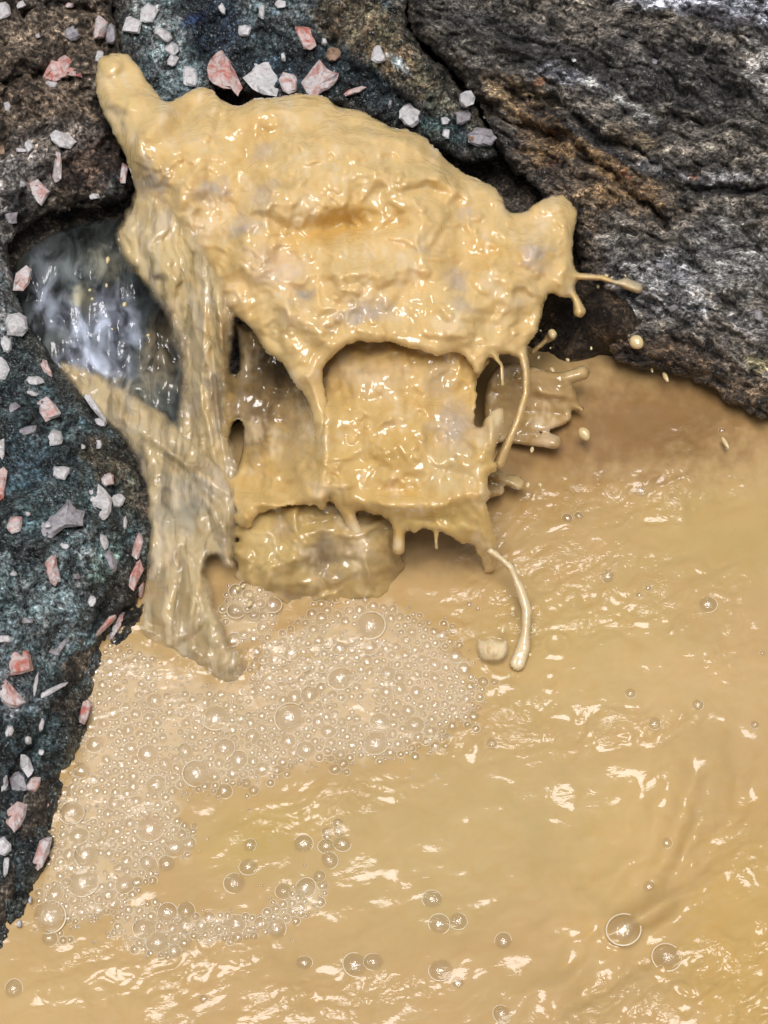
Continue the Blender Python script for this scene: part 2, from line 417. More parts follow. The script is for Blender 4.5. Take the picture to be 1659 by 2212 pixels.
def z_pool(U, V):
    fade = sstep(-500, -60, U) * sstep(2300, 1780, U) * sstep(2800, 2320, V)
    wu = fbm(U, V, 160, 3, 0.5, 21) * 40; wv = fbm(U, V, 160, 3, 0.5, 22) * 40
    a = R(24); X = (U + wu) * math.cos(a) - (V + wv) * math.sin(a); Y = (U + wu) * math.sin(a) + (V + wv) * math.cos(a)
    c = calm(U, V)
    z = fbm(U + wu, V + wv, 420, 2, 0.5, 7) * 18 + fbm(X, Y * 1.5, 150, 2, 0.5, 8) * (5.0 + 5.0 * c)
    z = z + fbm(X * 0.8, Y * 1.6, 62, 2, 0.45, 9) * 9.0 * c + fbm(X * 0.9, Y * 1.6, 27, 2, 0.45, 10) * 4.6 * c ** 1.2
    # the pool piles up in a soft hump where the splash lands, and a shallow wake leaves it
    z = z + 14 * np.exp(-(((U - 650) / 330) ** 2 + ((V - 1370) / 80) ** 2)) - 16 * np.exp(-(((U - 700) / 120) ** 2 + ((V - 1300) / 40) ** 2))
    z = z + 20 * np.exp(-(((U - 1450) / 120) ** 2 + ((V - 1000) / 60) ** 2)) + 12 * np.exp(-(((U - 1300) / 150) ** 2 + ((V - 1180) / 70) ** 2))
    z = z + 12 * np.exp(-(((U - 1010) / 110) ** 2 + ((V - 1265) / 26) ** 2)) + 34 * np.exp(-(((U - 540) / 56) ** 2 + ((V - 1292) / 40) ** 2) ** 1.6)
    z = z + 24 * np.exp(-(((U - 1380) * 0.45 + (V - 1980) * 0.9) / 26) ** 2) * np.exp(-(((U - 1380) / 200) ** 2 + ((V - 1950) / 200) ** 2))
    r_ = np.hypot(U - 930, V - 1560) + fbm(U, V, 90, 2, 0.5, 61) * 30
    z = z + 8.5 * np.sin(r_ / 16) * np.exp(-((r_ - 600) / 110) ** 2) * sstep(1000, 1250, U) * sstep(1500, 1750, V)
    for (u, v, r, h) in RINGS:
        d = np.hypot(U - u, (V - v) * 1.15); z = z + h * np.exp(-((d - r) / 7.0) ** 2) - h * 0.8 * np.exp(-(d / (r * 0.55)) ** 2)
    return z * fade
FOAM = [(190, 1450), (240, 1400), (330, 1410), (450, 1480), (540, 1450), (590, 1380), (640, 1350), (760, 1290), (860, 1310), (960, 1370), (1020, 1430), (1035, 1510), (1010, 1560), (930, 1600), (850, 1640), (740, 1650), (600, 1655), (560, 1690), (400, 1712), (385, 1760), (410, 1800), (400, 1850), (300, 1900), (260, 1960), (130, 2010), (80, 2000), (90, 1900), (130, 1760), (150, 1680), (185, 1580)]
FOAM2 = [(250, 1960), (330, 1950), (430, 1975), (560, 1975), (650, 1905), (705, 1905), (690, 1960), (600, 2010), (520, 2030), (420, 2030), (380, 2070), (300, 2060), (240, 2020)]
FOAM3 = [(495, 1262), (545, 1252), (598, 1262), (602, 1320), (580, 1380), (490, 1390), (478, 1320)]
FOAM_S = smooth_poly(FOAM); FOAM2_S = smooth_poly(FOAM2)
def foaminess(U, V):
    n = fbm(U, V, 60, 4, 0.6, 31) * 45
    return np.maximum(np.maximum(sstep(-12, 28, poly_sd(FOAM, U, V) + n), sstep(-10, 15, poly_sd(FOAM3, U, V) + n * 0.3)), 0.8 * sstep(-8, 20, poly_sd(FOAM2, U, V) + n * 0.5))
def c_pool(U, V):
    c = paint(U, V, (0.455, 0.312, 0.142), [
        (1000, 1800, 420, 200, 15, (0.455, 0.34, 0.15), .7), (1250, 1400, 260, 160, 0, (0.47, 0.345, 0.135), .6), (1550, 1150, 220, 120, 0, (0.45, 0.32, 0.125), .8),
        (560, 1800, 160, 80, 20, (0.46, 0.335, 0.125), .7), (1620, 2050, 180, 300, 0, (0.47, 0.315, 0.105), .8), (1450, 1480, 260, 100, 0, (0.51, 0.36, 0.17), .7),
        (1350, 1850, 120, 260, -15, (0.52, 0.36, 0.15), .7), (100, 2150, 260, 120, 0, (0.52, 0.365, 0.165), .6), (960, 1185, 110, 44, 0, (0.30, 0.20, 0.10), .85), (1150, 1010, 130, 80, 20, (0.34, 0.22, 0.10), .7), (1400, 910, 340, 130, 8, (0.25, 0.145, 0.06), .95), (1180, 1080, 120, 60, 0, (0.40, 0.26, 0.10), .8)], 50, 12, 1.5, 0.2)  # dark patches below the lip and beside the grey rock are painted shade
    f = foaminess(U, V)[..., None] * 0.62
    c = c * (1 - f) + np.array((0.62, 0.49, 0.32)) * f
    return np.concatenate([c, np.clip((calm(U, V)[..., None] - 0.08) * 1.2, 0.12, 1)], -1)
FU, FV = uneven(-70, 1730, 3.4, -4000, 8000, 1.3), uneven(770, 2275, 3.4, 380, 6000, 1.3)
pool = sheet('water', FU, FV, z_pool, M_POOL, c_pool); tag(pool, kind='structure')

# ------------------------------------------------------------------ the rocks
def line_d(pts, U, V):
    d = np.full(U.shape, 1e9)
    for (x0, y0), (x1, y1) in zip(pts[:-1], pts[1:]):
        ex, ey = x1 - x0, y1 - y0
        t = np.clip(((U - x0) * ex + (V - y0) * ey) / (ex * ex + ey * ey), 0, 1)
        d = np.minimum(d, np.hypot(U - x0 - t * ex, V - y0 - t * ey))
    return d
def rocky(U, V, seed, amp, strat=0.0, an=-28):
    a = R(an); X = U * math.cos(a) + V * math.sin(a) * -1; Y = U * math.sin(a) * 1 + V * math.cos(a)
    Ys = Y * (1 + strat)
    wx = fbm(U, V, 90, 3, 0.5, seed + 30) * 34; wy = fbm(U, V, 90, 3, 0.5, seed + 33) * 34
    z = fbm(X + wx, Ys + wy, 210, 3, 0.5, seed, ridge=True) * amp
    z = z + fbm(X + wx, Ys + wy, 66, 3, 0.55, seed + 4, ridge=True) * amp * 0.5
    d1, d2 = worley(X + wx * 1.5, Ys + wy * 1.5, 95, seed); e1, e2 = worley(X + wx, Ys + wy, 38, seed + 3)
    z = z - amp * 0.75 * d1 - amp * 0.34 * np.exp(-(d2 - d1) / 0.09) - amp * 0.28 * e1 - amp * 0.12 * np.exp(-(e2 - e1) / 0.12)
    z = z + fbm(X, Ys, 26, 3, 0.6, seed + 8) * amp * 0.34 + fbm(U, V, 10, 2, 0.6, seed + 11) * amp * 0.14
    return z
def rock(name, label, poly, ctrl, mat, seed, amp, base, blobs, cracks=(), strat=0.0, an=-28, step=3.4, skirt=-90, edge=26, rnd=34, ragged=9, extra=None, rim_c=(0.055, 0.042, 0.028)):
    poly = smooth_poly(poly, 1); hf = rbf(ctrl)
    def F(U, V):
        return poly_sd(poly, U, V) + fbm(U, V, 50, 4, 0.65, seed + 50) * ragged * 1.7
    def ztop(U, V, d=None):
        z = hf(U, V) + rocky(U, V, seed, amp, strat, an)
        wu = fbm(U, V, 60, 4, 0.65, seed + 70) * 30; wv = fbm(U, V, 60, 4, 0.65, seed + 71) * 30
        for (pts, w, dep) in cracks: z = z - dep * np.exp(-(line_d(pts, U + wu, V + wv) / (w * 0.75)) ** 1.3)
        if extra is not None: z = z + extra(U, V)
        return z
    p = np.array(poly)
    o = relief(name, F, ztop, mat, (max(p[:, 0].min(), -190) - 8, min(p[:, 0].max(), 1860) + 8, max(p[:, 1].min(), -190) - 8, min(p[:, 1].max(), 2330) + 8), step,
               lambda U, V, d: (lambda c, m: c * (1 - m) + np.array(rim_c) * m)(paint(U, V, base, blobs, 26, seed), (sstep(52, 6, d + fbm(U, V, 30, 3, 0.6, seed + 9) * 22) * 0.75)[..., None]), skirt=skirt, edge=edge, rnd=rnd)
    tag(o, label, 'rock')
    return o, (lambda u, v: float(ztop(np.array([float(u)]), np.array([float(v)]))[0]))

r_left, zl = rock('rock', 'dark teal wet conglomerate boulder studded with white and pink stones beside the foam',
    [(-260, 440), (-20, 470), (12, 520), (22, 570), (38, 640), (70, 715), (130, 790), (195, 862), (255, 915), (302, 965), (320, 1025), (332, 1090), (336, 1180), (332, 1270), (318, 1335), (285, 1395), (215, 1445), (202, 1500), (195, 1560), (165, 1650), (140, 1710), (128, 1790), (110, 1885), (72, 1955), (25, 2040), (-12, 2100), (-260, 2340)],
    [(0, 480, 200), (30, 640, 150), (130, 800, 90), (250, 920, 60), (330, 1060, 30), (335, 1250, 10), (215, 1430, 0), (165, 1640, -5), (128, 1780, -8), (70, 1950, -8), (0, 2090, -8), (0, 900, 200), (120, 1000, 160), (150, 1150, 170), (0, 1300, 200), (130, 1300, 140), (230, 1250, 90), (60, 1550, 100), (130, 1600, 50), (0, 1800, 80), (60, 1850, 45), (-200, 1200, 260), (-200, 2000, 100), (-200, 500, 300)],
    M_DARKROCK, 101, 24, (0.048, 0.062, 0.062),
    [(60, 1250, 130, 90, 10, (0.12, 0.14, 0.138), .8), (30, 1000, 120, 70, 0, (0.036, 0.052, 0.062), .8), (0, 620, 60, 140, 0, (0.20, 0.20, 0.20), .9), (230, 990, 70, 50, -20, (0.10, 0.07, 0.04), .8), (265, 1290, 90, 110, 30, (0.045, 0.035, 0.025), .9),
     (90, 1380, 160, 70, 35, (0.20, 0.22, 0.22), .6), (230, 1200, 24, 60, -20, (0.28, 0.36, 0.32), .6), (180, 1540, 50, 60, 0, (0.14, 0.09, 0.05), .7), (30, 1500, 70, 60, 20, (0.24, 0.25, 0.26), .6), (60, 1780, 80, 150, 10, (0.03, 0.035, 0.035), .9),
     (130, 1760, 12, 60, 5, (0.20, 0.13, 0.04), .8), (60, 2000, 60, 60, 20, (0.10, 0.10, 0.08), .6), (290, 1040, 26, 90, -10, (0.16, 0.13, 0.08), .6), (170, 1180, 60, 40, 20, (0.26, 0.28, 0.28), .4)],
    [([(340, 1230), (250, 1360), (190, 1430), (110, 1540), (40, 1660), (-30, 1740)], 13, 34), ([(60, 860), (140, 930), (180, 1010)], 9, 14), ([(330, 1100), (270, 1180), (240, 1290), (200, 1370)], 10, 20), ([(170, 1650), (90, 1720), (40, 1830), (20, 1960)], 10, 18), ([(0, 1180), (90, 1210), (180, 1300)], 12, 16)],
    an=-20, edge=34, rnd=40, ragged=5)

r_brown, zb = rock('rock', 'lumpy wet brown earth-crusted rock left of the tall mud finger',
    [(-260, -260), (262, -260), (240, 20), (262, 80), (275, 150), (225, 215), (240, 270), (272, 330), (285, 400), (268, 440), (200, 452), (120, 458), (60, 478), (22, 520), (5, 570), (-260, 560)],
    [(0, 0, 300), (240, 0, 280), (260, 150, 230), (100, 150, 260), (0, 300, 240), (230, 260, 215), (270, 400, 170), (120, 450, 165), (20, 520, 160), (150, 330, 230), (-200, 200, 330), (-200, 500, 240), (100, -200, 340)],
    M_BROWN, 131, 34, (0.115, 0.088, 0.062),
    [(30, 200, 120, 60, 0, (0.14, 0.105, 0.075), .8), (60, 60, 100, 40, 0, (0.19, 0.15, 0.11), .6), (40, 400, 90, 80, 20, (0.26, 0.25, 0.24), .7), (10, 500, 60, 60, 0, (0.40, 0.40, 0.40), .8), (200, 350, 90, 80, 0, (0.075, 0.05, 0.038), .8), (230, 200, 50, 40, 0, (0.30, 0.27, 0.22), .5),
     (120, 300, 110, 40, 10, (0.20, 0.18, 0.16), .5), (80, 470, 120, 30, 0, (0.06, 0.055, 0.05), .9), (250, 430, 40, 60, 0, (0.06, 0.07, 0.07), .9), (100, 5, 60, 18, 0, (0.03, 0.025, 0.02), .9)],
    [([(0, 175), (90, 160), (170, 175), (230, 215)], 10, 26), ([(120, -30), (150, 20), (210, 30)], 12, 26), ([(280, 300), (190, 320), (90, 390)], 14, 18)], edge=40, rnd=40, ragged=12)

r_top, zt = rock('rock', 'blue-black wet conglomerate rock above the splash with red-veined white stones',
    [(238, -260), (905, -260), (872, 40), (915, 110), (985, 170), (1030, 235), (1062, 300), (1078, 338), (1030, 352), (985, 350), (955, 330), (920, 300), (850, 285), (780, 262), (720, 232), (640, 228), (585, 228), (548, 205), (478, 188), (440, 225), (380, 330), (290, 330), (262, 200), (248, 60)],
    [(300, 0, 260), (600, -100, 330), (880, -50, 330), (260, 160, 210), (340, 250, 190), (480, 180, 170), (480, 60, 215), (600, 200, 175), (620, 60, 240), (800, 230, 190), (800, 90, 270), (950, 200, 240), (1050, 320, 210), (940, 300, 190), (440, 100, 200)],
    M_DARKROCK, 161, 22, (0.030, 0.040, 0.043),
    [(330, 70, 70, 90, -30, (0.30, 0.32, 0.31), .8), (380, 180, 60, 60, -40, (0.26, 0.29, 0.29), .7), (290, 30, 40, 40, 0, (0.16, 0.155, 0.14), .8), (560, 20, 60, 40, 0, (0.17, 0.19, 0.19), .7), (470, 60, 60, 70, 0, (0.012, 0.02, 0.035), .95), (640, 40, 70, 60, 0, (0.10, 0.11, 0.11), .7),
     (800, 60, 130, 60, -30, (0.17, 0.115, 0.06), .9), (880, 160, 90, 40, -35, (0.20, 0.13, 0.065), .8), (960, 200, 60, 50, -30, (0.16, 0.13, 0.08), .7), (740, 40, 60, 60, 0, (0.13, 0.09, 0.055), .8), (860, 140, 40, 8, -40, (0.45, 0.44, 0.42), .8), (600, 150, 130, 40, 0, (0.022, 0.035, 0.045), .9),
     (800, 210, 120, 36, -25, (0.025, 0.032, 0.034), .9), (940, 290, 60, 40, 0, (0.03, 0.06, 0.055), .9), (420, 40, 30, 14, 20, (0.04, 0.07, 0.2), .7), (1010, 240, 60, 30, -40, (0.17, 0.13, 0.09), .7)],
    [([(400, -20), (440, 40), (430, 110), (470, 150)], 16, 26), ([(700, 60), (760, 150), (850, 210), (930, 250)], 12, 22), ([(560, 60), (600, 120), (680, 130)], 10, 16)], edge=44, rnd=40)

r_grey, zg = rock('rock', 'large grey layered rock with rusty brown bands overhanging the pool',
    [(900, -260), (868, 30), (915, 98), (985, 158), (1032, 222), (1066, 290), (1085, 345), (1120, 372), (1150, 400), (1180, 440), (1230, 460), (1244, 520), (1250, 570), (1262, 620), (1285, 680), (1308, 740), (1335, 785), (1380, 797), (1440, 800), (1500, 822), (1550, 852), (1590, 885), (1659, 908), (1900, 980), (2100, 1060), (2100, -260)],
    [(900, 0, 330), (1060, 250, 240), (1150, 400, 190), (1250, 560, 150), (1335, 785, 75), (1500, 822, 60), (1659, 905, 50), (1850, 980, 50), (1300, 400, 260), (1400, 600, 190), (1550, 700, 150), (1659, 600, 230), (1500, 450, 270), (1300, 250, 300), (1500, 250, 350), (1659, 300, 370), (1300, 60, 380), (1600, 60, 460), (1659, -100, 520), (1200, -150, 430), (1850, 400, 420)],
    M_GREY, 191, 29, (0.175, 0.155, 0.126),
    [(1150, 110, 300, 60, -18, (0.055, 0.052, 0.048), .95), (1480, 170, 220, 90, -12, (0.060, 0.056, 0.050), .95), (1250, 170, 110, 16, -14, (0.30, 0.31, 0.34), .8), (1295, 190, 60, 18, -35, (0.50, 0.50, 0.46), .95), (1360, 230, 70, 12, -30, (0.36, 0.36, 0.34), .8),
     (1000, 90, 120, 40, -22, (0.11, 0.10, 0.08), .7), (1120, 220, 100, 44, -28, (0.25, 0.175, 0.09), .95), (1220, 340, 130, 70, -45, (0.25, 0.155, 0.07), .95), (1350, 400, 130, 60, -35, (0.22, 0.14, 0.065), .9), (1230, 500, 70, 110, 10, (0.19, 0.135, 0.08), .8), (1360, 300, 70, 26, -15, (0.15, 0.11, 0.06), .8), (1300, 310, 160, 14, -32, (0.03, 0.03, 0.03), .9),
     (1150, 240, 120, 12, -40, (0.07, 0.045, 0.03), .8), (1640, 30, 160, 36, -12, (0.62, 0.64, 0.70), 1.0), (1500, 5, 160, 26, -4, (0.58, 0.60, 0.66), 1.0), (1640, 130, 40, 90, 10, (0.36, 0.34, 0.31), .9), (1560, 40, 110, 22, -18, (0.025, 0.022, 0.025), .9), (1440, 370, 60, 14, -12, (0.38, 0.38, 0.38), .7), (1560, 385, 90, 18, -5, (0.34, 0.34, 0.34), .7), (1580, 410, 110, 12, -6, (0.03, 0.03, 0.03), .8),  # thin dark strip below the ledge has its shadow put into the colour
     (1420, 620, 130, 70, -20, (0.32, 0.325, 0.33), .7), (1580, 560, 110, 90, -20, (0.25, 0.25, 0.24), .7), (1330, 540, 60, 60, 0, (0.17, 0.165, 0.15), .6), (1460, 580, 60, 40, 0, (0.26, 0.27, 0.29), .5), (1300, 700, 60, 120, 20, (0.14, 0.095, 0.055), .9), (1420, 770, 150, 44, -8, (0.12, 0.075, 0.042), .95), (1600, 850, 130, 44, -22, (0.15, 0.10, 0.055), .9),
     (1280, 590, 40, 60, 0, (0.075, 0.055, 0.04), .8), (1155, 300, 40, 26, -20, (0.14, 0.10, 0.06), .7), (1190, 290, 12, 10, 0, (0.32, 0.13, 0.05), .9), (1355, 375, 14, 10, 0, (0.30, 0.12, 0.05), .9), (1500, 378, 12, 8, 0, (0.34, 0.16, 0.08), .9), (1165, 560 - 380, 16, 8, 0, (0.3, 0.14, 0.06), .8), (1200, 350, 14, 12, 0, (0.3, 0.13, 0.06), .8), (1130, 560, 14, 12, 0, (0.3, 0.14, 0.07), .8),
     (1230, 380, 60, 40, 0, (0.11, 0.10, 0.085), .6), (1620, 700, 60, 26, -25, (0.36, 0.35, 0.34), .6), (1640, 790, 30, 14, -20, (0.42, 0.37, 0.20), .7), (1400, 480, 90, 40, -20, (0.10, 0.09, 0.075), .6), (1130, 430, 36, 22, -20, (0.20, 0.21, 0.22), .7), (1500, 660, 40, 20, 0, (0.33, 0.34, 0.35), .6)],
    [([(868, 60), (960, 150), (1040, 215), (1110, 270), (1220, 300), (1330, 380), (1440, 480)], 15, 52), ([(1090, 200), (1200, 215), (1300, 300), (1400, 340), (1460, 400), (1560, 415), (1700, 405)], 13, 44), ([(1240, 140), (1340, 235), (1460, 260), (1640, 290)], 12, 14), ([(1300, 560), (1390, 640), (1480, 700), (1600, 730)], 12, 16), ([(1560, 330), (1600, 480), (1690, 600)], 10, 14),
     ([(1340, 770), (1450, 730), (1560, 790), (1680, 830)], 10, 16), ([(1060, 310), (1130, 330), (1200, 420)], 14, 20)],
    strat=0.9, an=-26, edge=38, rnd=36, ragged=10)

# ------------------------------------------------------------------ stones set in the conglomerate: parts of their rock
OUT = {0: [(470, 112), (480, 108), (497, 130), (507, 152), (524, 190), (514, 208), (500, 192), (472, 186), (452, 172), (447, 150), (455, 128)],
       1: [(555, 112), (582, 118), (587, 150), (604, 172), (598, 208), (568, 204), (545, 192), (524, 168), (545, 152)],
       2: [(650, 178), (672, 150), (690, 128), (706, 148), (732, 158), (722, 182), (696, 198), (678, 212), (662, 200)],
       3: [(862, 240), (885, 222), (908, 240), (906, 262), (890, 276), (874, 270), (862, 256)],
       4: [(1010, 290), (1030, 275), (1062, 280), (1074, 298), (1060, 316), (1034, 318), (1012, 308)],
       5: [(82, 1128), (118, 1112), (150, 1078), (165, 1100), (184, 1104), (180, 1136), (140, 1140), (112, 1162), (92, 1156)],
       6: [(196, 1046), (214, 1046), (240, 1074), (240, 1104), (224, 1126), (204, 1114), (188, 1086)],
       7: [(108, 290), (120, 280), (150, 290), (166, 306), (152, 322), (128, 318), (112, 304)],
       8: [(92, 168), (112, 128), (140, 118), (170, 140), (178, 168), (150, 164), (120, 176)]}
CH = [  # rock, u, v, width, height, degrees, kind or outline
    (zt, r_top, 0, 0, 'r', 0), (zt, r_top, 1, 0, 'w', 1), (zt, r_top, 2, 0, 'p', 2), (zt, r_top, 3, 0, 'w', 3), (zg, r_grey, 4, 0, 'g', 4), (zl, r_left, 5, 0, 'g', 5), (zl, r_left, 6, 0, 'w', 6), (zb, r_brown, 7, 0, 'w', 7), (zb, r_brown, 8, 0, 'r', 8)]
CT = [(320, 30, 34, 46, 20, 'w'), (287, 55, 40, 32, 15, 'w'), (350, 72, 40, 22, 35, 'w'), (530, 65, 24, 22, 0, 'w'), (662, 78, 34, 62, -25, 'r'), (625, 180, 42, 46, -10, 'p'), (722, 118, 34, 34, 10, 'b'), (817, 120, 28, 34, -20, 'w'), (765, 198, 52, 13, -18, 'r'),
      (612, 125, 11, 19, 0, 'w'), (372, 105, 26, 30, 30, 'w'), (410, 165, 30, 40, -25, 'w'), (375, 130, 20, 26, 20, 'w'), (565, 25, 14, 34, 0, 'w'), (962, 262, 17, 17, 0, 'w'), (965, 288, 16, 22, 10, 'w'), (480, 20, 12, 24, -20, 'w'), (605, 8, 26, 16, 0, 'w'), (700, 90, 12, 16, 0, 'w'), (843, 225, 8, 16, 10, 'g')]
CB = [(217, 62, 26, 48, 10, 'p'), (238, 76, 22, 46, -8, 'g'), (157, 70, 34, 34, -10, 'g'), (62, 316, 18, 22, 0, 'w'), (46, 325, 24, 8, 5, 'w'), (125, 365, 18, 68, 4, 'p'), (84, 412, 34, 56, -35, 'p'), (205, 425, 20, 12, 0, 'w'), (268, 372, 15, 42, 5, 'p'), (3, 325, 16, 22, 0, 'b'), (46, 10, 20, 16, 0, 'w'), (8, 24, 26, 32, 0, 'w'), (82, 78, 10, 10, 0, 'w'),
      (150, 12, 16, 10, 0, 'p'), (215, 122, 18, 26, 20, 'w'), (48, 398, 12, 14, 0, 'w'), (15, 230, 12, 20, 0, 'w'), (110, 180, 26, 18, -20, 'w'), (25, 470, 26, 22, 0, 'g')]
CG = [(1007, 215, 36, 30, -30, 'w'), (1000, 254, 32, 26, -20, 'g'), (1414, 132, 14, 12, 20, 'g'), (1240, 130, 10, 8, 0, 'w'), (1250, 172, 9, 7, 0, 'w'), (1020, 300, 16, 12, 0, 'b'), (1380, 355, 6, 6, 0, 'w'), (1636, 682, 20, 22, 0, 'g'), (1425, 575, 20, 14, 0, 'g'), (1455, 665, 22, 16, -30, 'g')]
CL = [(47, 605, 30, 52, 28, 'p'), (34, 702, 46, 54, 10, 'w'), (12, 742, 22, 38, -10, 'w'), (3, 795, 30, 54, -10, 'w'), (100, 797, 16, 34, -25, 'r'), (75, 822, 34, 18, 10, 'w'), (105, 885, 34, 46, -35, 'p'), (207, 882, 14, 66, -35, 'w'), (218, 912, 30, 14, 35, 'w'), (121, 945, 30, 32, 0, 'w'), (214, 960, 12, 18, 0, 'w'), (132, 1020, 38, 26, 10, 'w'),
      (232, 1036, 26, 30, 0, 'p'), (255, 1080, 26, 32, 0, 'w'), (33, 1134, 30, 32, 0, 'p'), (4, 1046, 18, 64, 5, 'r'), (3, 968, 14, 40, 0, 'w'), (70, 850, 24, 12, 20, 'w'), (114, 1233, 26, 60, -12, 'p'), (225, 1170, 18, 30, -20, 'w'), (240, 1213, 20, 46, -22, 'g'), (298, 1180, 20, 48, 12, 'p'), (294, 1243, 20, 56, 18, 'r'), (305, 1275, 10, 34, 8, 'r'),
      (232, 1348, 14, 62, 42, 'r'), (252, 1352, 13, 76, 28, 'p'), (198, 1298, 18, 24, 10, 'w'), (42, 1433, 44, 54, -15, 'r'), (20, 1500, 40, 62, -40, 'p'), (118, 1488, 62, 11, -28, 'w'), (77, 1481, 9, 48, 10, 'w'), (90, 1566, 10, 26, 15, 'w'), (183, 1540, 22, 46, 10, 'r'), (57, 1652, 22, 48, -18, 'w'), (42, 1692, 32, 40, -30, 'g'), (72, 1694, 22, 34, 25, 'p'), (11, 1696, 15, 36, 0, 'w'),
      (88, 1733, 22, 36, -30, 'r'), (35, 1762, 44, 62, 22, 'p'), (91, 1840, 24, 72, 20, 'p'), (8, 1830, 30, 40, 30, 'w'), (14, 1872, 12, 44, 8, 'w'), (150, 1130, 12, 10, 0, 'w'), (60, 1340, 22, 12, 0, 'g'), (120, 1410, 24, 14, 30, 'g'), (130, 1400, 10, 44, 32, 'g'), (60, 1600, 14, 16, 0, 'w'), (90, 1625, 12, 12, 0, 'w'), (42, 1995, 12, 14, 0, 'w'), (65, 1945, 8, 14, 0, 'w'),
      (30, 1240, 14, 10, 0, 'w'), (10, 1380, 24, 16, 0, 'w'), (165, 1245, 16, 12, 0, 'g'), (105, 1135, 16, 12, 0, 'w'), (60, 1110, 12, 10, 0, 'w'), (180, 965, 10, 10, 0, 'w'), (30, 880, 26, 16, -20, 'g'), (60, 930, 34, 18, -20, 'g'), (20, 1580, 16, 24, 0, 'w'), (140, 1180, 20, 12, 20, 'w'), (270, 1130, 9, 30, 0, 'w')]
srnd = random.Random(77)
def stone(zf, parent, outline, kind, size):
    """a broken quartz chip: jagged outline, bevelled top of a few tilted facets, sides sunk in the rock"""
    cx = sum(p[0] for p in outline) / len(outline); cy = sum(p[1] for p in outline) / len(outline)
    n = len(outline); hgt = min(12, 4 + size * 0.11)
    z0 = zf(cx, cy)
    def zz(u, v): return z0 * 0.45 + zf(u, v) * 0.55
    vs2 = []; fs = []
    tx, ty = srnd.uniform(-.12, .12), srnd.uniform(-.12, .12)
    for (u, v) in outline: vs2.append(P(u, v, zz(u, v) - 9))
    for (u, v) in outline: vs2.append(P(u, v, zz(u, v) + 4.0 + hgt * 0.25))
    for (u, v) in outline:
        k = srnd.uniform(0.62, 0.86); a, b = cx + (u - cx) * k, cy + (v - cy) * k
        vs2.append(P(a, b, z0 * 0.5 + zf(a, b) * 0.5 + 5 + hgt * srnd.uniform(0.65, 1.0) + (a - cx) * tx + (b - cy) * ty))
    c1 = (cx + size * srnd.uniform(-.18, .18), cy + size * srnd.uniform(-.18, .18)); vs2.append(P(c1[0], c1[1], z0 + 6 + hgt * srnd.uniform(0.8, 1.15)))
    for i in range(n):
        j = (i + 1) % n
        for b in (0, n):
            fs += [(b + i, b + j, b + n + j), (b + i, b + n + j, b + n + i)]
        fs.append((2 * n + i, 2 * n + j, 3 * n))
    fs = [f[::-1] for f in fs] if sum(outline[i][0] * outline[(i + 1) % n][1] - outline[(i + 1) % n][0] * outline[i][1] for i in range(n)) > 0 else fs
    return mesh_np('stone', np.array(vs2), np.array(fs), CHIPM[kind], parent, smooth=False)
for (zf, par, k, _, kind, _k) in CH:
    o_ = []
    poly = OUT[k]
    for i, (a, b) in enumerate(poly):
        c_, d_ = poly[(i + 1) % len(poly)]; o_ += [(a, b), ((a + c_) / 2 + srnd.uniform(-2.5, 2.5), (b + d_) / 2 + srnd.uniform(-2.5, 2.5))]
    stone(zf, par, o_, kind, 50)
for zf, par, lst in ((zt, r_top, CT), (zb, r_brown, CB), (zg, r_grey, CG), (zl, r_left, CL)):
    for (u, v, w, h, an, kind) in lst:
        n = srnd.choice((7, 8, 9, 10)); ol = []
        ph = srnd.uniform(0, 6.28); sq = srnd.uniform(0.62, 0.9)
        for i in range(n):
            a = ph + (i + srnd.uniform(-.3, .3)) * 2 * math.pi / n
            r = srnd.uniform(0.84, 1.34)
            x = math.copysign(abs(math.cos(a)) ** sq, math.cos(a)) * w / 2 * r; y = math.copysign(abs(math.sin(a)) ** sq, math.sin(a)) * h / 2 * r
            ca, sa = math.cos(R(an)), math.sin(R(an)); ol.append((u + x * ca - y * sa, v + x * sa + y * ca))
        stone(zf, par, ol, kind, min(w, h))

# ------------------------------------------------------------------ churning clearer water in the hollow on the left, sky reflections painted in
HP = smooth_poly([(10, 640), (30, 560), (110, 500), (230, 470), (330, 480), (430, 640), (450, 900), (440, 1010), (330, 1000), (200, 880), (60, 760)])
def t_hollow():
    t = NT('clear_water_painted_sky')
    base = t.attr()
    vec = t.map((1.7, 0.85, 1.0), (0, 0, R(14)))
    n = t.noise(80, 3, 0.45, 1.2, vec)
    base = t.mix(base, t.ramp(n, [(0.38, 0.3), (0.5, 0.8), (0.64, 1.3)]), 1.0, 'MULTIPLY')
    nb = t.bump(n, 12); nb = t.bump(t.noise(22, 2, 0.5, 1.0, vec), 1.6, 1.0, nb)
    return t.done(t.pbr(base, 0.5, None, IOR=1.33, Specular_IOR_Level=0.0, Subsurface_Weight=0.4, Subsurface_Scale=0.008, Subsurface_Radius=(.7, .9, 1.0), Coat_Weight=1.0, Coat_Roughness=0.04, Coat_IOR=1.5, Coat_Normal=nb).outputs[0])
M_HOLLOW = t_hollow()
hz = rbf([(30, 600, 95), (120, 520, 90), (300, 500, 110), (200, 650, 125), (120, 700, 80), (220, 780, 70), (330, 720, 75), (350, 900, 40), (420, 1000, 30), (200, 870, 40), (430, 650, 60)])
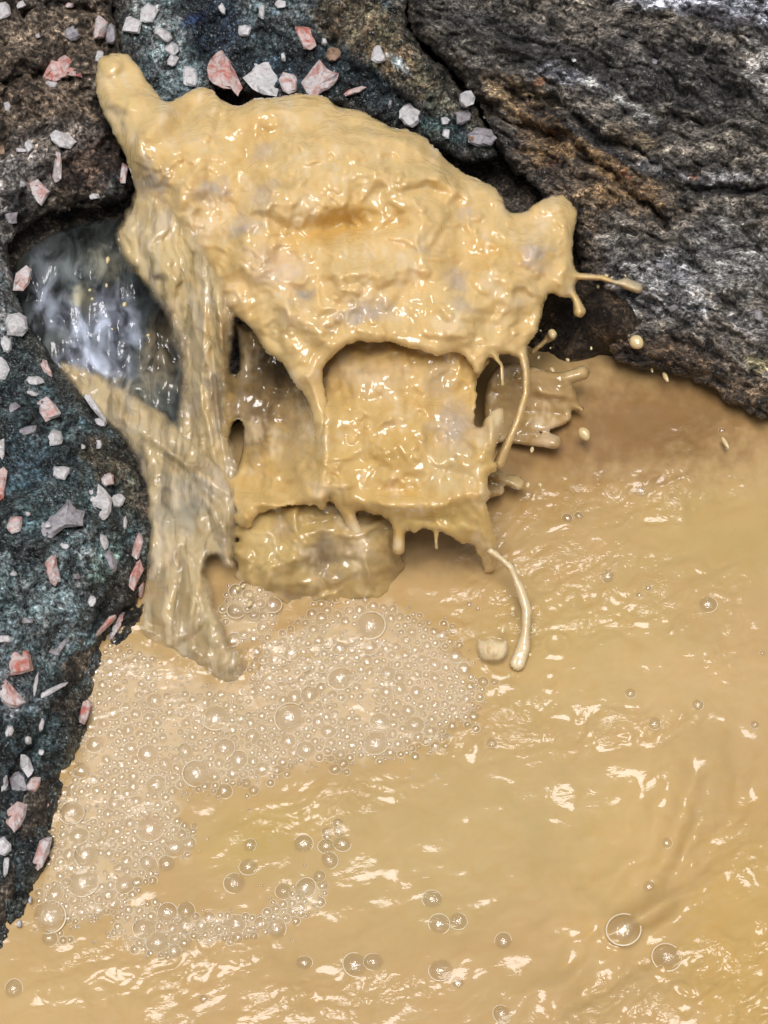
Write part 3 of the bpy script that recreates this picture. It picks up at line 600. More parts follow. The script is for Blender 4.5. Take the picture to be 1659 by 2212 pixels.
hollow = relief('water', lambda U, V: poly_sd(HP, U, V), lambda U, V, d: hz(U, V) + fbm(U * 1.3, V * 0.6, 56, 2, 0.5, 211) * 20 + fbm(U, V, 90, 2, 0.5, 214) * 14, M_HOLLOW,
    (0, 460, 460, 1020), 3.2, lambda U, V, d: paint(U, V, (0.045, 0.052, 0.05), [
        (215, 700, 85, 75, 10, (0.54, 0.60, 0.72), 0.9), (210, 790, 90, 40, 0, (0.50, 0.55, 0.65), .85), (100, 650, 28, 90, 8, (0.34, 0.38, 0.45), .85), (140, 585, 80, 40, 0, (0.14, 0.16, 0.16), .8), (230, 570, 40, 36, 0, (0.34, 0.33, 0.25), .8), (185, 650, 26, 36, 0, (0.40, 0.37, 0.22), .8),  # blue-white patches stand for sky reflected in the water
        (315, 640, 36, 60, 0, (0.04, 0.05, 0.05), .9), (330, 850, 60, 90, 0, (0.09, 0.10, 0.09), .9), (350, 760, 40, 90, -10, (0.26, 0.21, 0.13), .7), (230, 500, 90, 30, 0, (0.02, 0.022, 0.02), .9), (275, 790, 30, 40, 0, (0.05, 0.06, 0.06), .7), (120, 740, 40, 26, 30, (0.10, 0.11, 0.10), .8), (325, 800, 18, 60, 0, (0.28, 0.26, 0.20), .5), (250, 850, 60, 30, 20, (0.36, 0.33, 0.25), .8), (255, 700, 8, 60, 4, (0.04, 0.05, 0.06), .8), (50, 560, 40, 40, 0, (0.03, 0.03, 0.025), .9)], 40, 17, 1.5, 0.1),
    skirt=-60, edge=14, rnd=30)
tag(hollow, kind='structure')

# ------------------------------------------------------------------ the splash
def gbumps(U, V, lst):
    z = 0 * U
    for (u, v, ru, rv, an, h) in lst:
        ca, sa = math.cos(R(an)), math.sin(R(an)); x = U - u; y = V - v
        q = ((x * ca - y * sa) / ru) ** 2 + ((x * sa + y * ca) / rv) ** 2
        z = z + h * np.exp(-q)
    return z
def froth(c, U, V, seed):
    """paler aerated streaks and thinner, browner water drawn through the mud"""
    a = fbm(U, V, 90, 4, 0.6, seed + 201) + 0.5 * fbm(U * 1.6, V * 0.7, 34, 3, 0.6, seed + 203)
    m = (sstep(0.02, 0.55, a) * 0.65)[..., None]; n = (sstep(0.05, 0.6, -a) * 0.55)[..., None]
    c = c * (1 - m) + np.array((0.70, 0.56, 0.36)) * m
    return c * (1 - n) + c * np.array((0.80, 0.72, 0.58)) * n
brnd = random.Random(3)
def blisters(U, V, F, box, n, rmin, rmax, s=1.0):
    """small bubbles caught in the sheet: low domes, some with a pit round them"""
    z = 0 * U
    for _ in range(n):
        u = brnd.uniform(box[0], box[1]); v = brnd.uniform(box[2], box[3]); r = brnd.uniform(rmin, rmax) * brnd.uniform(0.6, 1); h = brnd.choice((1, 1, -1)) * r * 0.34 * s
        m = (np.abs(U - u) < 3 * r) & (np.abs(V - v) < 3 * r)
        d = np.hypot(U[m] - u, V[m] - v)
        z[m] = z[m] + h * np.exp(-(d / r) ** 4) - 0.3 * abs(h) * np.exp(-((d - 1.35 * r) / (0.35 * r)) ** 2)
    return z
def fluid_noise(U, V, seed, a=1.0, sx=1.0, sy=1.0):
    wu = fbm(U, V, 80, 3, 0.5, seed + 1) * 40; wv = fbm(U, V, 80, 3, 0.5, seed + 2) * 40
    x = (U + wu) * sx; y = (V + wv) * sy
    z = perlin(x / 140, y / 140, seed) * 26 + perlin(x / 66, y / 66, seed + 5) * 14 + 15 * np.sqrt(perlin(x / 84, y / 84, seed + 15) ** 2 + 0.008) + (perlin(x / 34, y / 34, seed + 7) * 7.5 + perlin(x / 19, y / 19, seed + 8) * 2.6 * (1 + perlin(x / 90, y / 90, seed + 3))) * (0.3 + 0.7 * sstep(210, 420, V) if seed == 301 else 1)
    return z * a
def sheet_body(name, parent, poly, strands, ctrl, mat, cols, blobs, seed, step=3.2, thick=26, edge=20, rnd=24, bumps=(), holes=(), noise=1.0, sx=1.0, sy=1.0, blist=None, ragged=3.0, nsm=2, soft_edge=0, origin=None):
    polys = smooth_poly(poly, nsm) if poly is not None else None
    hf = rbf(ctrl)
    def F(U, V):
        f = poly_sd(polys, U, V) if polys is not None else np.full(U.shape, -1e3)
        f = f + fbm(U, V, 30, 2, 0.5, seed + 90) * ragged
        for s_ in strands: f = smax(f, strand_sd(s_, U, V), 10)
        for (u, v, ru, rv, an) in holes:
            ca, sa = math.cos(R(an)), math.sin(R(an)); x = U - u; y = V - v
            q = np.hypot((x * ca - y * sa) / ru, (x * sa + y * ca) / rv)
            f = np.minimum(f, (q - 1) * min(ru, rv))
        return f
    cache = {}
    def ztop(U, V, d):
        soft = sstep(4, 36, d)
        z = hf(U, V) + fluid_noise(U, V, seed, noise, sx, sy) * (0.25 + 0.75 * soft) + gbumps(U, V, bumps)
        if blist: z = z + blisters(U, V, None, *blist) * (0.3 + 0.7 * soft)
        return z
    pts = [tuple(p) for p in (polys if polys is not None else [])] + [(u + s_ * r, v + s_ * r) for st_ in strands for (u, v, r) in st_ for s_ in (-1, 1)]
    us = [p[0] for p in pts]; vs2 = [p[1] for p in pts]
    return relief(name, F, ztop, mat, origin=origin, bounds=(min(us) - 8, max(us) + 8, min(vs2) - 8, max(vs2) + 8), step=step,
                  colf=lambda U, V, d: np.concatenate([froth(paint(U, V, cols, blobs, 46, seed + 3, 1.45, 0.1), U, V, seed), (0.06 + 0.94 * sstep(0, soft_edge, d) if soft_edge else 1.0 + 0 * d)[..., None]], -1), thick=thick, parent=parent, edge=edge, rnd=rnd)

SP = (0.635, 0.455, 0.205); YE = (0.54, 0.335, 0.085); GR = (0.40, 0.345, 0.295); PALE = (0.62, 0.50, 0.32)
splash = empty('splash', (0, 0, 0))
tag(splash, 'big burst of tan muddy water with rounded fingers and folded lips above the pool', 'splash')

UP = [(205, 165), (212, 128), (245, 110), (282, 118), (304, 150), (328, 190), (362, 226), (392, 208), (428, 186), (460, 192), (476, 216), (510, 233), (556, 208), (590, 214), (620, 205), (660, 200), (700, 207), (736, 232), (775, 236), (812, 256), (848, 277), (900, 284), (940, 318), (974, 352), (1012, 380), (1060, 396), (1086, 425), (1098, 458), (1130, 462),
      (1158, 436), (1190, 422), (1226, 424), (1246, 446), (1244, 495), (1236, 545), (1247, 592), (1240, 630), (1212, 650), (1188, 630), (1176, 656), (1168, 700), (1142, 748), (1118, 772), (1085, 764), (1062, 762), (1048, 792), (1034, 812), (1016, 786), (990, 760), (966, 758), (946, 774), (926, 762), (880, 750), (846, 738), (800, 742), (770, 734), (722, 766), (694, 792), (700, 850), (718, 905), (714, 975), (700, 1040), (680, 1050), (686, 990), (680, 930), (668, 872), (652, 848),
      (634, 826), (604, 778), (580, 766), (540, 712), (512, 676), (480, 700), (440, 720), (400, 700), (360, 640), (300, 580), (248, 518), (282, 470), (298, 420), (276, 350), (236, 272), (208, 215)]
up = sheet_body('upper_sheet', splash, UP, [
        [(1238, 596, 7), (1270, 598, 8), (1300, 600, 6), (1330, 610, 5), (1352, 612, 13), (1378, 622, 12)], [(1234, 630, 8), (1246, 650, 9), (1252, 672, 14)], [(1128, 760, 12), (1136, 800, 9), (1136, 850, 8), (1118, 910, 9), (1098, 955, 10), (1078, 1000, 12)],
        [(1062, 760, 8), (1084, 790, 4), (1086, 830, 4)]],
    [(250, 130, 320), (225, 220, 300), (300, 260, 330), (350, 350, 350), (430, 200, 290), (460, 300, 330), (560, 230, 345), (660, 215, 352), (760, 300, 375), (800, 260, 350), (950, 335, 335), (1060, 405, 315), (900, 400, 380), (1190, 430, 300), (1235, 520, 290), (1150, 530, 330), (1230, 630, 265), (700, 420, 410), (600, 400, 390), (560, 560, 380), (700, 500, 380),
     (850, 520, 385), (1000, 560, 365), (1100, 640, 320), (900, 650, 375), (700, 660, 385), (520, 620, 330), (600, 760, 300), (690, 840, 280), (700, 950, 255), (690, 1045, 225), (780, 742, 360), (900, 752, 360), (1040, 775, 310), (1140, 745, 270), (300, 500, 230), (420, 620, 270), (430, 700, 230), (290, 400, 250), (1370, 620, 230), (1100, 950, 210), (1080, 1000, 200), (1130, 850, 230)],
    M_SPLASH, SP,
    [(720, 490, 130, 36, 8, YE, .8), (590, 560, 30, 22, 0, YE, .5), (560, 340, 40, 90, 0, YE, .3), (1060, 560, 60, 40, 0, YE, .5), (460, 412, 34, 26, 0, GR, .8), (525, 490, 36, 24, 20, GR, .8), (340, 380, 26, 60, 25, GR, .8), (310, 430, 26, 60, 10, GR, .8), (570, 425, 34, 24, 0, GR, .5), (651, 640, 24, 26, 0, (0.30, 0.27, 0.23), .85), (787, 671, 60, 26, 5, GR, .8), (713, 704, 26, 18, 0, GR, .5),
     (989, 605, 26, 34, 0, GR, .7), (996, 663, 30, 18, 0, GR, .5), (1152, 540, 40, 32, 0, (0.46, 0.39, 0.35), .8), (420, 500, 40, 60, 0, (0.40, 0.32, 0.20), .6), (360, 560, 60, 60, 0, (0.50, 0.41, 0.28), .7), (600, 580, 70, 40, -20, (0.60, 0.47, 0.35), .7), (1010, 470, 34, 22, 0, GR, .5), (920, 540, 24, 16, 0, GR, .4), (570, 328, 30, 14, 0, GR, .5), (1360, 620, 40, 30, 0, (0.42, 0.38, 0.30), .8), (250, 200, 50, 90, -20, (0.63, 0.475, 0.23), .5)],
    301, step=3.0, thick=34, edge=26, rnd=30, ragged=5,
    bumps=[(330, 280, 26, 150, -30, 26), (410, 400, 24, 110, -26, 30), (600, 300, 24, 60, -10, -18), (840, 380, 60, 30, -20, 22), (700, 300, 40, 30, 0, 14), (880, 330, 40, 26, -20, -12), (760, 590, 90, 22, 0, 18), (880, 620, 60, 18, 10, -14), (640, 680, 60, 20, -40, 16), (350, 500, 20, 60, -10, -24), (390, 560, 16, 70, -16, 18), (300, 470, 18, 50, 0, 14), (760, 330, 110, 70, 0, 34), (720, 490, 110, 26, 8, -42), (1060, 550, 46, 20, 20, -30), (640, 420, 60, 60, 0, 24), (1000, 540, 30, 70, -10, -22), (930, 450, 60, 40, 0, 20), (1120, 470, 36, 30, 0, -18), (520, 400, 26, 120, -22, -26), (430, 320, 50, 120, -28, 26), (480, 250, 14, 50, -20, -22), (400, 260, 16, 60, -40, -14),
           (590, 560, 36, 20, 20, -22), (651, 640, 26, 24, 0, -22), (787, 665, 55, 24, 0, -16), (900, 690, 120, 20, 0, -14), (1080, 690, 50, 30, 0, -12), (640, 720, 60, 24, -40, -12), (465, 410, 24, 18, 0, 14), (525, 490, 26, 18, 20, 14), (570, 425, 26, 22, 0, 14), (1152, 545, 36, 30, 0, 16), (989, 605, 22, 34, 0, -16), (1110, 640, 20, 40, 0, 12),
           (850, 290, 40, 30, 0, 14), (660, 250, 50, 30, 0, 16), (560, 250, 30, 24, 0, 12), (970, 400, 50, 14, -30, 16), (1040, 430, 30, 26, 0, 14)],
    blist=((300, 1230, 280, 740), 230, 5, 14, 1.3))

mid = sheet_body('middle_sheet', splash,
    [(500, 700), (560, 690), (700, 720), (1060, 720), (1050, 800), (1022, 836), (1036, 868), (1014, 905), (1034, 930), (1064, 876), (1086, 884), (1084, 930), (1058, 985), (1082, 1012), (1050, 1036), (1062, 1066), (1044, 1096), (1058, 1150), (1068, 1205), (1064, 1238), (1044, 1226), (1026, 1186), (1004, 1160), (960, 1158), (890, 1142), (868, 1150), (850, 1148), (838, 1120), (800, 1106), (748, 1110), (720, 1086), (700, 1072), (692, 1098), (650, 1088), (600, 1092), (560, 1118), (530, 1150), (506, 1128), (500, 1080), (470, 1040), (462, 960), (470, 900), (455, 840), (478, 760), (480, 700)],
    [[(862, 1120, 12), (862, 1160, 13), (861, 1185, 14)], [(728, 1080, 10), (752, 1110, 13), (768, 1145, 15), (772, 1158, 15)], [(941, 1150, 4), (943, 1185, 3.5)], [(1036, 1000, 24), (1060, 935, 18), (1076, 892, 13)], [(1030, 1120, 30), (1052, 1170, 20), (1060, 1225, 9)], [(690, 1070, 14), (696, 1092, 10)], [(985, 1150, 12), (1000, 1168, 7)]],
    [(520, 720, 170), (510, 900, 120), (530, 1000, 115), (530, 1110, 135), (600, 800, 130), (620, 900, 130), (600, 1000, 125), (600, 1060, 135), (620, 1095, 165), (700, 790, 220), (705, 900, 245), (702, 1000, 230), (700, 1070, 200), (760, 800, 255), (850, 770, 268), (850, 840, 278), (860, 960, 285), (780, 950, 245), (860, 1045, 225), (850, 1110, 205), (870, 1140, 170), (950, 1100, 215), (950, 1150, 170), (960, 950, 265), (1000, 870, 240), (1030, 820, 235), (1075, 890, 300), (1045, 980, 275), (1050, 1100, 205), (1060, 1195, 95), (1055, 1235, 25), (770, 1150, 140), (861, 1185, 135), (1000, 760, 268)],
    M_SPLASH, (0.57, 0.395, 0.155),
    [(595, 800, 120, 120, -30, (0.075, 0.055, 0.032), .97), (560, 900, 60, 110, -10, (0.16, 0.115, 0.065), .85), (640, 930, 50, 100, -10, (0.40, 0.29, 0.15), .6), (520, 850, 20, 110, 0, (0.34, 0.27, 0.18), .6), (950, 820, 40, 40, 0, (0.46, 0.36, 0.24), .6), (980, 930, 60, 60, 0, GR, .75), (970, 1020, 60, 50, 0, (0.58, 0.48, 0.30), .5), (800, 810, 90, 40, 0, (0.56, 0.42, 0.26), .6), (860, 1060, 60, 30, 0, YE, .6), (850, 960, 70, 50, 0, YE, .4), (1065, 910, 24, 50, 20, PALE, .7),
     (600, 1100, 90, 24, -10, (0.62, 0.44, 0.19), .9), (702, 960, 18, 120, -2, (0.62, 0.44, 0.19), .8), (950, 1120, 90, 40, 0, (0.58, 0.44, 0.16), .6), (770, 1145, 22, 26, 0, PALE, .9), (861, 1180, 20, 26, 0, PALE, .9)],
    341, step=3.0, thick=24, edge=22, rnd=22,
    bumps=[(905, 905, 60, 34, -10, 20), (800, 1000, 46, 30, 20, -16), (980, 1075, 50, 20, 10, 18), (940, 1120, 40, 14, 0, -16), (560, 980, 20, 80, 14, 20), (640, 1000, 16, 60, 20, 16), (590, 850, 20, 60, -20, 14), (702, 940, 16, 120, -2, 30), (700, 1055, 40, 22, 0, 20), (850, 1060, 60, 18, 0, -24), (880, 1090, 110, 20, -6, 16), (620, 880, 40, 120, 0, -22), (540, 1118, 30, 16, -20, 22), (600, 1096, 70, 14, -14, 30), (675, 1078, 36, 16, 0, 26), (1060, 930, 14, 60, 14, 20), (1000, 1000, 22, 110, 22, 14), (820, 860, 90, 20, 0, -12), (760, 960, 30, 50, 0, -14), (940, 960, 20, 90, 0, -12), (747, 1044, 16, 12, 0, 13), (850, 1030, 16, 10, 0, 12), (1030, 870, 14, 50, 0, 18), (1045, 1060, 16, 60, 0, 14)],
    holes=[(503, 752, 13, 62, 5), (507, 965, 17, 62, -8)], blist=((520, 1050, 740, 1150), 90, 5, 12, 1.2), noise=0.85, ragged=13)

low = sheet_body('lower_sheet', splash,
    [(505, 1120), (560, 1080), (700, 1060), (850, 1090), (870, 1150), (866, 1220), (868, 1290), (820, 1300), (760, 1300), (700, 1320), (640, 1338), (600, 1330), (585, 1290), (520, 1280), (505, 1220)],
    [], [(520, 1130, 95), (512, 1220, 40), (600, 1110, 110), (700, 1100, 115), (650, 1200, 95), (580, 1240, 45), (590, 1310, -22), (700, 1300, -16), (700, 1230, 45), (820, 1120, 110), (850, 1200, 50), (866, 1275, -25), (780, 1230, 55), (640, 1340, -40), (520, 1280, -10)],
    M_SPLASH, (0.48, 0.345, 0.14),
    [(610, 1140, 26, 24, 0, (0.36, 0.28, 0.18), .8), (700, 1200, 50, 50, 0, (0.24, 0.19, 0.14), .85), (780, 1190, 60, 60, 0, (0.42, 0.33, 0.20), .6), (660, 1300, 80, 26, 0, (0.30, 0.22, 0.13), .8), (560, 1180, 40, 80, 0, (0.58, 0.44, 0.19), .7), (850, 1230, 20, 60, 0, (0.30, 0.21, 0.12), .7)],
    361, step=3.2, thick=20, edge=18, rnd=26, noise=1.2, ragged=18, bumps=[(690, 1260, 60, 20, 10, 16), (560, 1200, 40, 60, 0, 22), (800, 1180, 36, 60, 0, 20), (610, 1142, 20, 20, 0, -12), (710, 1210, 30, 24, 0, -16), (745, 1200, 40, 14, 60, 10)], blist=((520, 850, 1120, 1290), 14, 5, 12))

cur = sheet_body('side_curtain', splash,
    [(290, 400), (360, 420), (430, 500), (490, 610), (512, 680), (508, 720), (497, 780), (490, 880), (500, 950), (526, 1030), (530, 1090), (480, 1070), (410, 1010), (368, 955), (386, 870), (384, 780), (372, 705), (312, 620), (262, 560), (242, 510), (268, 470)],
    [], [(290, 400, 280), (300, 460, 290), (250, 520, 250), (330, 610, 275), (380, 700, 235), (430, 520, 352), (470, 640, 345), (500, 690, 318), (440, 740, 265), (450, 860, 190), (390, 880, 130), (430, 960, 120), (500, 1030, 105), (380, 955, 95), (520, 1080, 95)],
    M_STREAM, (0.54, 0.42, 0.22),
    [(440, 780, 26, 140, 0, (0.60, 0.48, 0.27), .7), (400, 800, 16, 120, 0, (0.42, 0.34, 0.20), .7), (490, 720, 14, 60, 0, (0.32, 0.21, 0.09), .8), (470, 900, 16, 110, 6, (0.36, 0.28, 0.19), .7), (420, 930, 40, 60, 20, (0.46, 0.36, 0.20), .6), (330, 560, 60, 50, -30, (0.60, 0.48, 0.26), .6)],
    381, soft_edge=34, step=3.2, thick=20, edge=20, rnd=22, noise=0.75, sx=2.2, sy=0.35, ragged=8,
    bumps=[(410, 800, 7, 160, 2, -14), (437, 820, 6, 180, -2, 12), (462, 800, 6, 160, 4, -14), (480, 760, 7, 90, 4, 14), (395, 720, 8, 90, -6, 10), (450, 930, 7, 110, 12, 12), (478, 940, 6, 90, 8, -14)])

sid = sheet_body('side_stream', splash,
    [(120, 765), (190, 790), (270, 835), (350, 880), (400, 930), (455, 975), (500, 1030), (530, 1082), (522, 1130), (510, 1185), (512, 1235), (484, 1228), (462, 1200), (440, 1225), (460, 1280), (484, 1345), (500, 1396), (530, 1404), (546, 1436), (530, 1470), (490, 1484), (452, 1462), (400, 1432), (340, 1396), (290, 1362), (306, 1290), (314, 1210), (318, 1110), (302, 1030), (284, 975), (225, 915), (170, 862), (120, 800)],
    [], [(120, 770, 92), (180, 830, 82), (300, 925, 100), (350, 880, 95), (300, 1000, 60), (450, 1000, 125), (520, 1085, 112), (420, 1100, 118), (345, 1130, 60), (500, 1200, 70), (440, 1220, 66), (340, 1260, 35), (400, 1280, 55), (320, 1340, 18), (450, 1370, 38), (380, 1400, 8), (440, 1450, -4), (505, 1440, 28), (545, 1450, -8), (490, 1482, -10)],
    M_STREAM, (0.48, 0.385, 0.225),
    [(400, 1060, 70, 50, -35, (0.42, 0.375, 0.28), .8), (380, 1110, 50, 40, 0, (0.32, 0.30, 0.22), .7), (400, 1290, 50, 70, 0, (0.50, 0.395, 0.21), .8), (500, 1440, 40, 30, 0, PALE, .8), (350, 1090, 20, 40, 0, (0.26, 0.22, 0.15), .5), (270, 920, 60, 20, -35, (0.50, 0.43, 0.31), .8), (450, 1040, 60, 14, -45, (0.56, 0.50, 0.40), .6), (480, 1210, 30, 24, 0, (0.56, 0.46, 0.26), .8)],
    401, soft_edge=24, step=3.2, thick=18, edge=18, rnd=24, noise=0.7, sx=1.5, sy=0.8, ragged=9, blist=((330, 500, 1000, 1400), 18, 5, 12),
    bumps=[(400, 1000, 10, 130, 55, 10), (430, 1050, 10, 120, 50, -12), (460, 1100, 10, 90, 30, 10), (420, 1290, 12, 90, -10, 12), (385, 1290, 10, 80, -8, -10)])

rgt = sheet_body('right_spray', splash,
    [(1060, 790), (1120, 780), (1150, 795), (1205, 806), (1238, 830), (1250, 868), (1232, 884), (1238, 905), (1205, 925), (1150, 935), (1110, 950), (1060, 960), (1040, 880)],
    [[(1150, 808, 14), (1200, 822, 14), (1240, 812, 15), (1258, 806, 16)], [(1225, 870, 12), (1256, 884, 6)], [(1110, 948, 10), (1150, 952, 12), (1178, 950, 17), (1198, 954, 16)], [(1060, 1020, 16), (1092, 1036, 12), (1112, 1040, 15), (1120, 1044, 14)], [(1040, 1060, 20), (1080, 1060, 10)],
     [(1150, 760, 6), (1176, 738, 6), (1192, 724, 12)]],
    [(1060, 800, 140), (1150, 800, 120), (1250, 808, 110), (1240, 880, 55), (1110, 940, 50), (1190, 950, 60), (1110, 1040, 70), (1060, 1040, 70), (1150, 880, 60), (1190, 725, 130), (1060, 900, 80)],
    M_SPLASH, (0.38, 0.255, 0.105), [(1250, 808, 30, 30, 0, (0.60, 0.46, 0.25), .8), (1185, 950, 40, 24, 0, (0.58, 0.46, 0.30), .8), (1110, 1040, 26, 24, 0, (0.60, 0.48, 0.26), .7), (1150, 860, 60, 30, 0, (0.46, 0.31, 0.14), .7)],  # brown base is mud darkened for the shade the spray lies in
    431, step=3.0, thick=18, edge=15, rnd=16, noise=0.7, bumps=[(1150, 890, 60, 8, -5, -12), (1180, 850, 60, 8, -8, 10)])

fal = sheet_body('falling_strand', splash, None,
    [[(1060, 1190, 9), (1082, 1206, 7), (1104, 1226, 9), (1112, 1246, 7), (1126, 1276, 11), (1138, 1318, 11), (1136, 1360, 9), (1130, 1400, 15), (1118, 1432, 17)]],
    [(1060, 1190, 120), (1112, 1240, 95), (1136, 1330, 60), (1120, 1434, 30), (1000, 1300, 60)], M_SPLASH, (0.70, 0.57, 0.36), [], 451, step=2.6, thick=16, edge=14, rnd=14, noise=0.45)
# the pale blob about to fall back beside the strand, and the chips of mud in the air
def droplet(label, u, v, z, ru, rv, an, seed, name='droplet', group='mud droplets in the air'):
    n, m = 16, 10; vs2 = []; r = random.Random(seed)
    e = rbf([(r.uniform(-1, 1), r.uniform(-1, 1), r.uniform(-.12, .12)) for _ in range(5)])
    ca, sa = math.cos(R(an)), math.sin(R(an))
    for j in range(m + 1):
        th = math.pi * j / m
        for i in range(n):
            ph = 2 * math.pi * i / n
            x, y, w = math.sin(th) * math.cos(ph), math.sin(th) * math.sin(ph), math.cos(th)
            k = 1 + 0.10 * math.sin(2.3 * ph + seed) * math.sin(th) + 0.08 * y
            a, b = x * ru * k, y * rv * k
            vs2.append(((a * ca - b * sa) * K, (a * sa + b * ca) * K, w * min(ru, rv) * k * K))
    fs = [(j * n + i, (j + 1) * n + i, (j + 1) * n + (i + 1) % n, j * n + (i + 1) % n) for j in range(m) for i in range(n)]
    o = mesh_np(name, np.array(vs2), np.array(fs), M_SPLASH, None, np.tile(np.array([(0.64, 0.51, 0.28)]), (len(vs2), 1)))
    o.location = [float(c) for c in P(u, v, z)]
    return tag(o, label, 'droplet', group)
droplet('oval mud droplet flying in front of the grey rock', 1375, 740, 150, 14, 18, 20, 1)
droplet('egg-shaped mud droplet just above the pool right of the splash', 1262, 938, 60, 12, 17, 15, 2)
droplet('small round mud droplet in the dark gap under the splash', 1193, 722, 150, 10, 11, 0, 3)
blob = sheet_body('droplet', None, [(1030, 1372), (1045, 1382), (1062, 1374), (1080, 1384), (1096, 1376), (1102, 1400), (1096, 1426), (1070, 1436), (1040, 1432), (1026, 1404)], [], [(1030, 1370, 30), (1100, 1370, 30), (1065, 1405, 52), (1065, 1436, 28), (1026, 1410, 30)], M_STREAM, (0.76, 0.62, 0.38), [], 471, step=2.6, thick=22, edge=18, rnd=22, noise=0.5, soft_edge=14, origin=P(1066, 1404, 40))
tag(blob, 'squat pale blob of mud dropping beside the thin falling strand', 'droplet', 'mud droplets in the air')
droplet('tiny white droplet at the foot of the grey rock', 1438, 815, 40, 5, 14, 15, 8)
droplet('slim white droplet streaking over the pool by the right edge', 1567, 957, 30, 5, 16, 20, 9)
droplet('speck-sized droplet close under the grey rock overhang', 1408, 798, 45, 3.5, 9, 10, 10)

# fine spatter thrown off the splash, a few specks at a time
spr = random.Random(21)
for (cu, cv, su, sv, z, n, lab) in [(1190, 770, 70, 70, 90, 9, 'tiny speck of mud spatter in the gap between splash and grey rock'), (1130, 1000, 70, 60, 50, 8, 'tiny speck of mud spatter over the pool right of the middle sheet'),
                                    (1100, 1340, 60, 80, 40, 8, 'tiny speck of mud spatter around the falling strand'), (560, 1270, 60, 40, 35, 7, 'tiny speck of mud spatter above the foam at the foot of the splash'),
                                    (250, 640, 60, 90, 150, 7, 'tiny speck of muddy spray over the clear churning water in the hollow'), (1330, 600, 50, 60, 190, 5, 'tiny speck of mud spatter in front of the grey rock face')]:
    for _ in range(n):
        r = spr.uniform(2.2, 5.5)
        droplet(lab, cu + spr.gauss(0, 0.6) * su, cv + spr.gauss(0, 0.6) * sv, z + spr.uniform(-10, 30), r, r * spr.uniform(1.0, 1.9), spr.uniform(-40, 40), spr.randrange(99), group=lab.replace('tiny speck of ', 'specks of '))

# ------------------------------------------------------------------ bubbles
def dome_mesh(name, n, m, rim_r, rn=6):
    """a film dome with its raised wet rim; unit radius"""
    vs2, fs, fm = [], [], []
    for j in range(m + 1):
        th = (math.pi / 2 * 1.06) * j / m
        for i in range(n):
            ph = 2 * math.pi * i / n; vs2.append((math.sin(th) * math.cos(ph), math.sin(th) * math.sin(ph), math.cos(th) * 0.86))
    for j in range(m):
        for i in range(n): fs.append((j * n + i, (j + 1) * n + i, (j + 1) * n + (i + 1) % n, j * n + (i + 1) % n)); fm.append(0)
    b = len(vs2)
    for i in range(n):
        ph = 2 * math.pi * i / n
        for k in range(rn):
            q = 2 * math.pi * k / rn; rr = 1.0 + rim_r * 0.3 + rim_r * math.cos(q)
            vs2.append((rr * math.cos(ph), rr * math.sin(ph), rim_r * 1.1 * math.sin(q) + 0.0))
    for i in range(n):
        for k in range(rn):
            a_, b_ = b + i * rn + k, b + i * rn + (k + 1) % rn; c_, d_ = b + ((i + 1) % n) * rn + (k + 1) % rn, b + ((i + 1) % n) * rn + k
            fs.append((a_, d_, c_, b_)); fm.append(1)
    return np.array(vs2), np.array(fs), np.array(fm)
BV, BF, BM = dome_mesh('b', 28, 9, 0.055)
SV, SF, SM = dome_mesh('s', 14, 5, 0.11, 4)
def zp(u, v): return z_pool(np.asarray(u, float), np.asarray(v, float))
